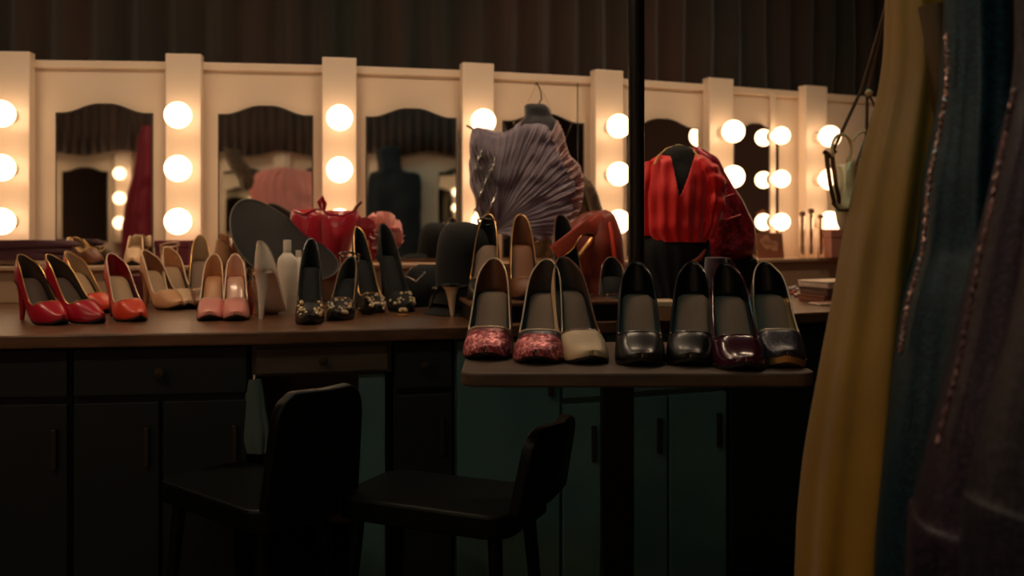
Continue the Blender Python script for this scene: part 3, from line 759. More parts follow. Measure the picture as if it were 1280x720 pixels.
def fan(scale, dy, npl, amp, seed, a0=0, a1=1, r0=.04, edge=0):
    rings = []; NA = 260; NR = 16
    for k in range(NA+1):
        t = lerp(a0, a1, k/NA); q = t*(len(OUT)-1)
        ex = smooth_interp([(i, p[0]) for i, p in enumerate(OUT)], q); ey = smooth_interp([(i, p[1]) for i, p in enumerate(OUT)], q)
        e = W(ex, ey, YS); ring = []
        for j in range(NR+1):
            s = lerp(r0, scale, (j/NR)); 
            if edge: s = lerp(edge, scale, j/NR)
            p = wc.lerp(e, s)
            puff = math.sin(min(1, s*1.0)*PI*.80)*.06
            yy = -puff + dy*(s**.8) + amp*s*math.sin(2*PI*npl*t + 1.5*math.sin(3*s+seed) + seed) + .004*s*math.sin(2*PI*npl*2.7*t+seed*2)
            if edge: yy += .005*math.sin(2*PI*90*t+seed)*((s-edge)/(scale-edge))
            nz = .012*s*noise.noise(Vector((p.x*22, seed, p.z*22)))
            ring.append(Vector((p.x, p.y + yy + nz*2, p.z + nz)))
        rings.append(ring)
    m = MB(); m.loft(rings, cap=False, closed=False); return m
fan(.95, -.012, 31, .0045, 1).build('tulle_layer', M_gtul, r, solid=.002)
fan(.99, .01, 19, .010, 4).build('tulle_layer', M_gtul, r, solid=.002)
fan(1.0, .045, 17, .010, 8).build('tulle_layer', M_gtul, r, solid=.002)
fan(1.05, -.012, 33, .008, 3, a0=.50, a1=1.0, edge=.92).build('frill', M_gfr, r, solid=.0015)
fan(1.07, .045, 27, .008, 6, a0=.52, a1=1.0, edge=.9).build('frill', M_gfr, r, solid=.0015)
garment('bodice', prow(YS-.01, [.006, .03, .034, .04, .045, .03], (129, 663, 672), (133, 656, 684), (146, 655, 690), (156, 648, 699), (178, 640, 700), (200, 655, 692)), M_dtul, r, folds=8, amp=.04, noi=.008, nsc=20, seed=7)
garment('shoulder_lobe', prow(YS-.04, [.006, .02, .03, .03, .02, .01], (160, 592, 606), (172, 588, 628), (195, 586, 632), (225, 588, 630), (262, 596, 622), (288, 608, 618)), M_gtul, r, folds=9, amp=.08, noi=.012, nsc=20, seed=9)
MB().tube([W(583, 157, YS-.02), W(597, 164, YS-.02), W(622, 173, YS-.02), W(650, 178, YS)], .0035, 8).build('boning', M_dtul, r)
m = MB(); rr = random.Random(5)
for k in range(9):
    x = 592 + k*3.4; pth = []
    for j in range(14):
        pth.append(W(x + 3*math.sin(j*.9+k) + (616-x)*.12*j/13, 188 + j*(7+rr.uniform(-.5, .5)), YS-.075+.004*math.sin(j+k)))
    m.tube(pth, [.0012 + .0016*(j % 2) for j in range(14)], 5)
m.build('bead_fringe', M_silver, r)
hk = [W(668, 131, YS), W(669, 122, YS)] + [W(672+7*math.sin(a), 114-7*math.cos(a), lerp(YS, 3.33, min(1, a/2))) for a in (0.2, .8, 1.4)]
Yc = 3.34
MB().tube([W(672, 132, YS), W(677, 124, YS+.02), W(676, 115, YS+.09), W(673, 107, YS+.16), W(671, 103.5, Yc), W(669, 106, Yc+.035)], .0022, 8).build('hanger_hook', M_black, r)
MB().tube([W(646, 158, YS), W(660, 142, YS), W(672, 133, YS), W(686, 143, YS), W(700, 158, YS)], .004, 8).build('hanger_bar', M_brownl, r)
m = MB()
m.tube([W(660, 128, YS+.05), W(667, 112, YS+.12), W(672, 104, Yc)], .0012, 6); m.tube([W(690, 140, YS+.04), W(680, 118, YS+.12), W(672, 104, Yc)], .0012, 6)
m.build('hanging_cord', M_beige, r)
setbase(r, (X(640, YS), YS, .9))

# dark brown jacket seen behind the skirt
M_brnj = mat('dark_brown_brocade', (66, 48, 34), .6, sheen=.3, c2=(112, 84, 50), cscale=50, bump=.3, bscale=40)
r = empty('brocade_jacket', (0, 0, 0), 0, 'dark brown brocade jacket hanging between the tulle skirt and the black pole', 'jacket')
YJ = 3.26
garment('jacket_body', prow(YJ, [.01, .03, .04, .045, .05, .045, .04], (213, 714, 722), (222, 708, 734), (240, 704, 742), (262, 700, 750), (285, 698, 756), (310, 700, 760), (328, 702, 758)), M_brnj, r, folds=7, amp=.07, noi=.008, seed=2)
garment('sleeve', prow(YJ-.05, [.008, .02, .022, .022, .02, .015], (226, 728, 738), (238, 730, 745), (258, 736, 752), (280, 740, 757), (300, 743, 759), (318, 746, 758)), M_brnj, r, folds=6, amp=.06, noi=.008, seed=6)
MB().tube([W(719, 214, YJ), W(722, 200, YJ+.06), W(722, 150, YJ+.14), W(722, 104.5, YJ+.16), W(722, 107, 3.47)], .002, 6).build('hanger_hook', M_black, r)
setbase(r, (X(730, YJ), YJ, LEDGE))

# rust satin bag and coral pointed slipper on it
r = empty('rust_satin_bag', (0, 0, 0), 0, 'tall rust red satin bag on the counter left of the black pole', 'bag')
YR = 2.80
garment('bag_body', prow(YR, [.012, .03, .045, .055, .06, .06, .055], (262, 742, 758), (270, 724, 768), (290, 706, 776), (315, 698, 780), (340, 696, 782), (365, 698, 782), (384, 702, 780)), M_rust, r, folds=6, amp=.08, noi=.014, nsc=14, seed=4)
MB().tube([W(716, 330, YR-.07), W(726, 318, YR-.075), W(736, 304, YR-.06), W(742, 294, YR-.05)], [.006, .008, .008, .004], 8).build('gold_clasp', M_gold, r)
MB().tube([W(758, 264, YR), W(764, 290, YR-.05), W(768, 320, YR-.07), W(770, 350, YR-.075)], [.004, .006, .006, .004], 8).build('piping', M_orange, r)
setbase(r, (X(740, YR), YR, ZC))
# coral slipper: a flat shoe pointing up to the right, leaning on the bag
M_coral = mat('coral_satin', (222, 88, 62), .4, sheen=.3)
xa = (W(750, 262, 2.60) - W(684, 303, 2.56)); LL = xa.length; xa.normalize()
ya = Vector((.25, -.9, .2)); ya = (ya - xa*ya.dot(xa)).normalized(); za = xa.cross(ya); 
o0 = W(684, 303, 2.56)
shoe('pointed_slipper', 'coral pointed slipper slanting up across the rust satin bag', 'shoe', (700, 300), ang=0, Y=2.6, L=LL, H=.008, cnt=.05, Wd=.06, point=1, upper=M_coral, lining=M_orange, insole=M_linb, trim=M_gold, solem=M_coral, heel=M_coral,
     lie=Matrix(((xa.x, ya.x, za.x, o0.x), (xa.y, ya.y, za.y, o0.y), (xa.z, ya.z, za.z, o0.z), (0, 0, 0, 1))))
pump('black round-backed pump on the counter just left of the pole', 'shoe', (768, 388), 764, upper=M_blk, lining=M_suede, insole=M_suede, trim=M_brownl, H=.085, cnt=.06, Wd=.09, stones=M_jewel, Y=2.5)

# ------------------------------------------------------------------ red blouse and maroon sequin jacket on stands
M_redsat = mat('bright_red_satin', (255, 16, 12), .5, sheen=.4, bump=.2, bscale=25)
M_seqmar = mat('maroon_sequins', (124, 10, 34), .3, metal=.3, c2=(206, 50, 70), cscale=170, kind='sequin', bump=.9, bscale=170)
M_form = mat('black_form_cloth', (14, 13, 9), .8)
YD = 2.62
r = empty('dress_form', (0, 0, 0), 0, 'black tabletop dress form inside the red satin blouse', 'dress form')
garment('torso', prow(YD, [.01, .024, .034, .04, .06, .07, .07, .065], (182, 842, 858), (188, 830, 868), (198, 820, 874), (206, 817, 880), (228, 818, 882), (262, 822, 880), (290, 822, 878), (308, 824, 876)), M_form, r, M=40)
MB().lathe([(.001, 0), (.07, 0), (.07, .012), (.02, .02), (.014, .03), (.014, .2), (.05, .21), (.001, .215)], 24, c=(X(850, YD), YD, ZC)).build('stand', M_black, r)
setbase(r, (X(850, YD), YD, ZC))
r = empty('satin_blouse', (0, 0, 0), 0, 'bright red satin blouse with a deep open neck right of the pole', 'blouse')
xc = X(843, YD)
zv0, zv1 = Z(186, YD), Z(246, YD)
def vee(x, z):
    if z < zv1: return False
    t = (z-zv1)/(zv0-zv1); c = lerp(xc, X(852, YD), t)
    return abs(x-c) < .003 + .036*t
garment('bodice', prow(YD, [.03, .05, .06, .075, .085, .085, .085, .08, .078], (194, 822, 880), (201, 812, 888), (212, 806, 893), (230, 803, 894), (250, 802, 892), (270, 803, 890), (284, 804, 888), (293, 806, 887), (302, 812, 884)), M_redsat, r, folds=15, amp=.055, foldgrow=.5, noi=.006, nsc=18, seed=3, vee=vee, solid=.002, M=130, N=260, capt=False)
garment('sleeve', prow(YD-.03, [.015, .03, .035, .035, .035, .03], (200, 874, 888), (215, 876, 902), (235, 878, 906), (258, 876, 904), (280, 872, 898), (298, 868, 892)), M_redsat, r, folds=9, amp=.09, foldgrow=.3, noi=.016, nsc=30, seed=8)
garment('sleeve', prow(YD-.01, [.015, .03, .03, .03, .03], (202, 806, 820), (225, 799, 816), (250, 797, 814), (275, 798, 814), (294, 800, 814)), M_redsat, r, folds=7, amp=.07, noi=.008, seed=12)
MB().tube([W(818, 206, YD-.05), W(823, 195, YD-.035), W(833, 186, YD), W(848, 181, YD+.008), W(863, 185, YD), W(872, 194, YD-.03), W(878, 205, YD-.045)], .0025, 8).build('collar_highlight', mat('gold_highlight', (226, 190, 110), .4), r)  # last tube is the yellow highlight on the collar rim, in solid colour
setbase(r, (X(848, YD), YD, Z(304, YD)))
M_hole = None
r = empty('sequin_jacket', (0, 0, 0), 0, 'maroon sequin jacket bulging out right of the red satin blouse', 'jacket')
YQ = 2.82
garment('jacket_body', prow(YQ, [.02, .04, .055, .07, .08, .085, .085, .06, .04], (186, 862, 880), (198, 858, 896), (218, 860, 908), (242, 864, 922), (266, 868, 936), (290, 872, 943), (312, 876, 942), (326, 880, 936), (334, 888, 926)), M_seqmar, r, folds=7, amp=.06, noi=.014, nsc=14, seed=2)
for sx, y0 in ((0, 246), (8, 272)):
    MB().tube([W(884+sx, y0, YQ-.085), W(900+sx, y0+3, YQ-.09), W(918+sx, y0-3, YQ-.075)], .004, 6).build('beaded_trim', M_crim, r)
setbase(r, (X(905, YQ), YQ, Z(334, YQ)))
r = empty('black_skirt', (0, 0, 0), 0, 'short flared black skirt on the counter under the red blouse', 'skirt')
garment('skirt_body', prow(2.62, [.05, .07, .075, .07, .06, .05], (291, 806, 884), (305, 801, 886), (322, 802, 888), (340, 806, 884), (358, 814, 876), (374, 822, 866)), M_suede, r, folds=13, amp=.07, noi=.008, seed=3)
MB().tube([W(856, 336, 2.535), W(864, 330, 2.53), W(876, 322, 2.535), W(882, 312, 2.54)], [.003, .006, .007, .003], 8).build('ribbon', M_rust, r)
setbase(r, (X(845, 2.62), 2.62, ZC+.04))
r = empty('black_leather_bag', (0, 0, 0), 0, 'rounded black leather bag on the counter under the maroon sequin jacket', 'bag')
garment('bag_body', prow(2.80, [.02, .045, .06, .065, .065, .06], (318, 896, 940), (326, 884, 946), (342, 876, 948), (358, 872, 942), (372, 872, 934), (383, 874, 928)), M_blk, r, folds=5, amp=.05, noi=.01, seed=3)
MB().tube([W(890, 330, 2.74), W(898, 322, 2.73), W(912, 324, 2.72), W(922, 338, 2.73), W(924, 352, 2.735)], .0035, 8).build('bag_handle', M_brownl, r)
setbase(r, (X(908, 2.80), 2.80, ZC))
r = empty('plum_velvet_boot', (0, 0, 0), 0, 'dark plum velvet boot standing between the black skirt and the leather bag', 'boot')
M_plv = mat('plum_velvet', (52, 14, 34), .8, sheen=.6)
garment('boot_shaft', prow(2.5, [.035, .036, .034, .034, .036], (322, 882, 908), (340, 881, 909), (360, 884, 908), (376, 883, 909), (396, 880, 912)), M_plv, r, noi=.004)
MB().loft([[Vector((X(896, 2.5)+w*math.cos(2*PI*k/20), yy + .004*math.sin(2*PI*k/20), ZC+.0015 + h*(.5+.5*math.sin(2*PI*k/20)))) for k in range(20)] for w, yy, h in ((.02, 2.54, .05), (.03, 2.52, .055), (.034, 2.48, .05), (.034, 2.44, .032), (.026, 2.40, .022), (.006, 2.385, .012))]).build('boot_foot', M_plv, r)
setbase(r, (X(896, 2.5), 2.5, ZC))

# small boxes on the counter seen between the tray pumps
M_crbox = mat('cream_card', (226, 196, 158), .5); M_tanbox = mat('tan_card', (176, 124, 84), .6)
box_thing('cosmetics_box', 'cream and tan box on the counter between the two black tray pumps', 'box', 823, 396, .075, .08, .05, M_tanbox, lid=M_crbox, Y=2.44)
box_thing('cosmetics_box', 'pink box on the counter left of the plum boot', 'box', 877, 385, .05, .05, .045, mat('pink_card', (196, 130, 122), .6), Y=2.71, lid=mat('pink_card', (196, 130, 122), .6))

# ------------------------------------------------------------------ right part of the counter and ledge
M_rosebox = mat('rose_card', (190, 128, 110), .55)
box_thing('cosmetics_box', 'rose coloured box on the ledge beside the glass vases, right of the sequin jacket', 'box', 1044, 0, .085, .06, .11, M_rosebox, z=LEDGE, Y=3.70, lid=M_rosebox, rz=.35)
for k, (px, h, w) in enumerate([(1003, .16, .013), (1014, .17, .011), (1026, .15, .014)]):
    lathe_thing('glass_vase', ['left one of three slender glass vases on the ledge', 'middle and tallest of the three slender glass vases', 'right one of three slender glass vases, beside the rose box'][k],
       'vase', px, 0, [('glass', [(.001, 0), (w, 0), (w*.9, .01), (w*.6, .05), (w*.7, h*.7), (w, h), (w*.85, h), (w*.55, h*.7), (w*.45, .05), (w*.3, .012), (.001, .012)], M_glass, 1, 1),
       ('stems', [(.001, .014), (.003, .014), (.004, h*1.0), (.012, h*1.02), (.010, h*1.1), (.001, h*1.12)], M_brownl, 1, 1)], z=LEDGE, Y=3.67)
# propped picture card
u6, n6 = bay_frame(5)
def card(label, px0, px1, py0, py1, Y, colors, rz):
    c = W((px0+px1)/2, py1, Y); w = X(px1, Y)-X(px0, Y); h = (py1-py0)/F*Y
    r = empty('picture_card', (c.x, c.y, LEDGE), rz, label, 'picture')
    T = Matrix.Rotation(-.12, 4, 'X')
    MB().box(-w/2, w/2, 0, .003, 0, h, T).build('card', colors[0], r, smooth=False)
    m = MB(); rr = random.Random(3)
    for k in range(5):
        cx, cz, a = rr.uniform(-.25, .25)*w, rr.uniform(.25, .75)*h, rr.uniform(.1, .2)*w
        pts = [(cx+a*math.cos(2*PI*q/12)*(1+.3*math.sin(q*2.3+k)), -.0008, cz+a*math.sin(2*PI*q/12)) for q in range(12)]
        m.add([T @ Vector(p) for p in pts], [tuple(range(12))]); 
    m.build('printed_shapes', colors[1], r, smooth=False)
card('small brown picture card propped on the ledge below the sixth mirror', 944, 984, 290, 322, 3.62, (mat('card_brown', (146, 92, 66), .6), mat('card_light', (206, 150, 116), .6)), .4)
card('small red brown card propped on the ledge at the right by the gold bag', 1042, 1062, 286, 318, 3.85, (mat('card_red', (150, 84, 60), .6), mat('card_light', (206, 150, 116), .6)), .4)
# books / trays
for k, (z, w, m_, lab) in enumerate([(0, .20, mat('book_brown', (150, 96, 72), .6), 'brown flat case at the bottom of the stack beside the yellow gown'),
                                 (.022, .19, mat('book_grey', (116, 90, 78), .6), 'grey brown flat case in the middle of the stack beside the yellow gown'),
                                 (.044, .20, mat('book_cream', (226, 206, 184), .5), 'cream flat case on top of the stack beside the yellow gown')]):
    box_thing('flat_case', lab, 'case', 1046, 0, w, .13, .0215, m_, z=ZC+z, Y=3.05, rz=.35+.05*k, lid=m_, group='flat cases in the stack by the yellow gown')
r = empty('makeup_palette', G(1035, 381), .3, 'white open makeup palette at the counter edge beside the yellow gown', 'palette')
MB().box(-.05, .05, -.03, .03, 0, .007).build('case_base', mat('book_cream', (0,0,0)), r, bevel=.002, smooth=False)
m = MB()
for a in range(4):
    for b in range(2): m.lathe([(.001, .007), (.009, .007), (.009, .0085), (.001, .0085)], 12, c=(-.036+.024*a, -.013+.026*b, 0))
m.build('colour_pans', M_rosebox, r)
rr = random.Random(12)
jl = [('gold', (972, 366)), ('red', (984, 371)), ('silver', (995, 365)), ('pearl', (1004, 372)), ('copper', (965, 374)), ('rose', (1013, 367))]
jc = dict(gold=(222, 176, 112), red=(190, 60, 50), silver=(210, 205, 200), pearl=(240, 220, 205), copper=(180, 100, 70), rose=(220, 140, 130))
for k, (cn, (px, py)) in enumerate(jl):
    r = empty('bead_necklace', G(px, py), 0, '%s coloured bead necklace heaped on the counter right of the tray shoes' % cn, 'necklace', 'necklaces heaped on the right of the counter')
    m = MB()
    for q in range(22):
        a = q*2*PI/22*1.9; R_ = .028*(.55+.45*math.sin(q*1.1+k)); r0 = .0055
        m.lathe([(r0*math.sin(PI*j/6)+.0001, -r0*math.cos(PI*j/6)) for j in range(7)], 8, c=(R_*math.cos(a), .6*R_*math.sin(a), r0+.004*(q % 4)))
    m.build('beads', mat('beads_'+cn, jc[cn], .2, coat=.6, metal=.5), r)

# ------------------------------------------------------------------ gowns on a ceiling hung rail (right foreground)
M_yel  = mat('olive_yellow_satin', (156, 112, 18), .5, sheen=.15, c2=(136, 98, 16), cscale=5, bump=.1, bscale=80)
M_teal = mat('teal_sequins', (8, 34, 44), .45, metal=.25, c2=(24, 66, 76), cscale=320, kind='sequin', bump=.8, bscale=320)
M_plum = mat('dark_plum_sequins', (20, 16, 30), .45, metal=.25, c2=(66, 50, 68), cscale=300, kind='sequin', bump=.8, bscale=300)
M_grap = mat('graphite_sequins', (18, 18, 26), .45, metal=.25, c2=(58, 54, 66), cscale=300, kind='sequin', bump=.8, bscale=300)
rx = .60
r = empty('garment_rail', (rx, 1.15, 1.75), 0, 'black garment rail hung from the ceiling above the gowns', 'rail')
MB().tube([(0, -.62, 0), (0, .5, 0)], .012, 14).build('rail_bar', M_black, r)
for y in (-.5, .4): MB().tube([(0, y, .012), (0, y, .75)], .006, 10).build('hanging_rod', M_black, r)
def gown(label, Y, rows, m, folds, amp, d0, seed, strap=None):
    r = empty('evening_gown', (0, 0, 0), 0, label, 'gown', 'evening gowns on the rail')
    n = len(rows)
    deps = [lerp(.03, d0, min(1, i/(n-1)*1.3)) for i in range(n)]
    garment('gown_body', prow(Y, deps, *rows), m, r, folds=folds, amp=amp, foldgrow=.45, noi=.004, nsc=7, seed=seed, M=90, N=200, phase=seed)
    tx = (X(rows[0][1], Y)+X(rows[0][2], Y))/2; tz = Z(rows[0][0], Y)
    hw_ = .09
    MB().tube([(tx-hw_, Y, tz-.01), (tx-.04, Y, tz+.025), (tx, Y, tz+.045), (tx+.04, Y, tz+.025), (tx+hw_, Y, tz-.01)], .006, 8).build('hanger', M_brownl, r)
    hk = [(tx, Y, tz+.045), (tx, Y, 1.72)] + [(lerp(tx, rx, .0)+ (rx-tx)*min(1, k/3)*0 + .0, Y, 1.72) for k in ()]
    MB().tube([(tx, Y, tz+.045), (lerp(tx, rx, .5), Y, 1.70), (rx-.018, Y, 1.735), (rx-.012, Y, 1.76), (rx, Y, 1.768), (rx+.014, Y, 1.76)], .002, 6).build('hanger_hook', M_silver, r)
    setbase(r, (tx, Y, .1))
    return r
def low(Y, z): return HOR + (EYE-z)/Y*F
g1 = gown('olive yellow satin gown, leftmost of the hanging gowns', 1.38, [(-290, 1108, 1150), (-200, 1104, 1176), (0, 1112, 1178), (96, 1108, 1178), (200, 1084, 1172), (300, 1063, 1160), (400, 1046, 1152), (500, 1030, 1146), (620, 1014, 1140), (720, 1006, 1138), (low(1.38, .2), 996, 1142)], M_yel, 7, .12, .14, 1)
garment('neckline_facing', prow(1.38, [.05, .06, .055], (20, 1126, 1160), (96, 1130, 1156), (163, 1138, 1148)), mat('dark_olive_lining', (84, 58, 20), .7), g1, seed=2, M=10, N=30)
g1.children[-1].location = -g1.location + Vector((0, -.035, 0))
g2 = gown('teal sequin gown between the yellow and the plum gown', 1.24, [(-360, 1180, 1240), (-250, 1176, 1262), (0, 1184, 1262), (96, 1180, 1262), (157, 1172, 1260), (220, 1160, 1266), (300, 1152, 1268), (330, 1146, 1266), (380, 1132, 1262), (440, 1122, 1258), (520, 1112, 1250), (620, 1100, 1240), (720, 1092, 1236), (low(1.24, .15), 1080, 1236)], M_teal, 6, .11, .12, 2)
MB().tube([W(1184, 158, 1.12), W(1196, 156, 1.115), W(1212, 158, 1.11), W(1230, 156, 1.115), W(1250, 158, 1.12)], .0016, 6).build('belt', M_silver, g2); g2.children[-1].location = -g2.location
def edge_glints(g, Y, pts, m_):  # glints along a gown's lit edge, shaped as a lumpy tube
    path = []
    n = len(pts)*14
    for k in range(n+1):
        q = (len(pts)-1)*k/n
        x = smooth_interp([(i, p[1]) for i, p in enumerate(pts)], q); y = smooth_interp([(i, p[0]) for i, p in enumerate(pts)], q)
        path.append(W(x+3, y, Y-.008) + Vector((.0015*math.sin(k*2.1), .002*math.sin(k*3.3), 0)))
    o = MB().tube(path, [.0014 + .0016*abs(math.sin(k*1.9)) for k in range(n+1)], 7).build('glint_edge', m_, g)
    o.location = -g.location
M_glint = mat('copper_glint', (176, 120, 110), .3, metal=.6, c2=(240, 200, 190), cscale=260, kind='sequin', bump=.8, bscale=260)  # warm light on the gown edge put into the colour
edge_glints(g2, 1.22, [(40, 1180), (96, 1181), (157, 1173), (220, 1160), (300, 1152), (330, 1146), (380, 1132), (440, 1122)], M_glint)
g3 = gown('dark plum sequin gown right of the teal gown', 1.08, [(-450, 1270, 1350), (-300, 1262, 1390), (0, 1270, 1400), (96, 1268, 1400), (160, 1256, 1400), (250, 1238, 1396), (350, 1216, 1390), (450, 1196, 1380), (560, 1168, 1370), (640, 1150, 1360), (720, 1138, 1350), (low(1.08, .12), 1120, 1350)], M_plum, 6, .12, .11, 3)
edge_glints(g3, 1.06, [(110, 1266), (160, 1256), (250, 1238), (350, 1216), (450, 1196), (560, 1168)], mat('dim_copper_glint', (110, 74, 76), .35, metal=.5, c2=(170, 130, 130), cscale=260, kind='sequin', bump=.8, bscale=260))
g4 = gown('graphite sequin gown at the right edge of the photo', .92, [(-560, 1330, 1420), (-400, 1310, 1480), (0, 1318, 1480), (200, 1306, 1480), (320, 1294, 1470), (420, 1278, 1460), (520, 1256, 1450), (620, 1236, 1440), (720, 1222, 1430), (low(.92, .1), 1200, 1420)], M_grap, 5, .12, .10, 4)

# gold metallic evening bag hanging left of the yellow gown
M_foil = mat('pale_gold_foil', (255, 236, 190), .35, metal=.25, subsurf=.4, bump=.3, bscale=40)
r = empty('evening_bag', (0, 0, 0), 0, 'pale gold crumpled metallic evening bag hanging by straps beside the yellow gown', 'bag')
YE = 1.45
mb = MB(); garment('bag_body', prow(YE, [.01, .02, .03, .036, .034, .022, .008], (205, 1054, 1072), (214, 1048, 1080), (232, 1044, 1084), (250, 1043, 1084), (268, 1046, 1082), (282, 1052, 1078), (291, 1060, 1072)), M_foil, r, folds=5, amp=.10, noi=.02, nsc=34, seed=3, M=14, N=22)
m = MB()
for dx in (0, 7):
    m.tube([W(1033+dx, 192, YE-.02), W(1035+dx, 210, YE-.025), W(1038+dx, 232, YE-.025), W(1043+dx, 254, YE-.02)], .0035, 8)
m.tube([W(1030, 189, YE-.02), W(1038, 195, YE-.02), W(1044, 188, YE-.02)], .004, 8)
m.tube([W(1041, 253, YE-.02), W(1048, 262, YE-.025), W(1066, 262, YE-.04)], .003, 8)
m.build('metal_frame', mat('bronze_metal', (110, 84, 56), .3, metal=.9), r)
m = MB()
m.tube([W(1040, 192, YE-.02), W(1060, 148, YE-.015), W(1077, 112, YE), W(1104, 20, YE), W(1128, -74, YE)], .0026, 8)
m.tube([W(1080, 232, YE-.03), W(1083, 180, YE-.02), W(1084, 118, YE), W(1106, 20, YE), W(1130, -74, YE)], .0026, 8)
m.tube([W(1070, 206, YE-.03), W(1083, 170, YE-.01), W(1094, 135, YE), W(1086, 117, YE)], .002, 8)
m.build('strap', mat('brown_strap', (92, 66, 46), .4, metal=.4), r)
m = MB(); m.tube([W(1052+12*math.cos(a), 186+18*math.sin(a), YE-.02+.01*math.cos(a)) for a in [2*PI*k/24*.75+2.6 for k in range(25)]], .0024, 8)
m.tube([W(1066, 176, YE-.02), W(1074, 166, YE-.02), W(1082, 163, YE-.02)], .002, 6); m.build('ring_loop', M_foil, r)
m = MB(); m.lathe([(.0005, -.006), (.005, -.002), (.006, .001), (.003, .005), (.0005, .006)], 12, c=tuple(W(1086, 116, YE-.006))); m.build('buckle', M_foil, r)
MB().tube([W(1129, -74, YE), (rx-.02, YE, 1.66), (rx-.016, YE, 1.735), (rx-.010, YE, 1.762), (rx+.004, YE, 1.768), (rx+.014, YE, 1.758)], .0022, 8).build('hook', M_silver, r)
setbase(r, (X(1066, YE), YE, Z(284, YE)))

# ------------------------------------------------------------------ chairs in front of the knee holes
def chair(label, c, rz, top, w=.36):
    r = empty('low_back_chair', (c.x, c.y, 0), rz, label, 'chair', 'black chairs tucked at the counter')
    sh = .45
    m = MB(); m.prism(rrect(-w/2, w/2, -.19, .19, .05), sh-.03, sh+.015); m.build('seat', M_black, r, smooth=False, bevel=.006)
    m = MB(); rings = []
    for k in range(13):
        z = lerp(sh+.02, top, k/12); hw_ = w/2*(1 - .1*(k/12)) * (math.sqrt(max(.0, 1-((k/12-.72)/.28)**2))*.35+.65 if k/12 > .72 else 1)
        yb = .185 + .03*(k/12)
        rings.append([Vector((-hw_, yb-.012+.02, z)), Vector((0, yb-.012+.035, z)), Vector((hw_, yb-.012+.02, z)), Vector((hw_, yb+.012+.02, z)), Vector((0, yb+.012+.035, z)), Vector((-hw_, yb+.012+.02, z))])
    m.loft(rings); m.build('backrest', M_black, r, bevel=.004)
    for sx in (-1, 1):
        for sy in (-1, 1):
            MB().tube([(sx*(w/2-.04), sy*.15, sh-.03), (sx*(w/2-.01), sy*.18, 0)], [.014, .010], 10).build('leg', M_black, r)
    return r
def chair_at(label, px, Y, rz, top, w):
    b = Vector((X(px, Y), Y, 0)); d = Vector((-math.sin(rz), math.cos(rz), 0))
    return chair(label, b - d*.21, rz, top, w)
chair_at('black chair left of the slim teal support, turned sideways under the drawer', 390, 1.84, PI+.85, .69, .22)
chair_at('black chair in front of the pale teal cabinet, turned sideways', 676, 1.84, PI+1.15, .625, .24)
# pale cloth hanging by the left chair
r = empty('hanging_towel', (0, 0, 0), 0, 'pale grey cloth hanging in the knee hole left of the black chair', 'cloth')
garment('towel', prow(2.20, [.008, .012, .016, .018, .018], (474, 312, 326), (490, 308, 330), (515, 303, 334), (545, 303, 338), (566, 308, 336)), mat('pale_cloth', (84, 98, 92), .9), r, folds=6, amp=.12, noi=.006, seed=5)
MB().tube([W(318, 476, 2.20), W(318, 470, 2.20), W(319, 466, 2.235)], .003, 8).build('hook', M_silver, r)
setbase(r, (X(320, 2.2), 2.2, Z(566, 2.2)))

# ------------------------------------------------------------------ costumes on the facing wall (only the mirrors show them)
def reflected(px, py, bay, Yreal):
    """real point behind the camera whose reflection in mirror `bay` shows at this pixel"""
    u, n = bay_frame(bay); p0 = (P[bay] + P[bay+1])/2 + n*.009
    if bay == 3:
        n = Matrix.Rotation(math.radians(-6), 3, 'Z') @ n; p0 = p0 + n*.018
    o = Vector((0, 0, EYE)); d = Vector(((px-640)/F, 1, -(py-HOR)/F))
    t = ((p0-o).x*n.x + (p0-o).y*n.y) / (d.x*n.x + d.y*n.y)
    h = o + d*t; dr = d - n*2*(d.x*n.x+d.y*n.y)
    s = (Yreal - h.y)/dr.y
    return h + dr*s
def rgarment(name, rows, bay, Yr, dep, m, parent, **k):
    rr_ = []
    for (py, l, r_) in rows:
        a = reflected(l, py, bay, Yr); b = reflected(r_, py, bay, Yr)
        rr_.append(((a.z+b.z)/2, min(a.x, b.x), max(a.x, b.x), Yr, dep))
    return garment(name, rr_, m, parent, **k)
def hang_facing(o):
    pass
M_wine = mat('wine_satin', (150, 22, 48), .5, sheen=.4)
M_dcoat= mat('charcoal_coat', (40, 44, 50), .8, sheen=.2)
M_hair = mat('black_feather', (24, 22, 22), .8)
def yopp(x):
    for a, b in zip(Q, Q[1:]):
        if b.x <= x <= a.x: return lerp(a.y, b.y, (x-a.x)/(b.x-a.x))
    return Q[-1].y
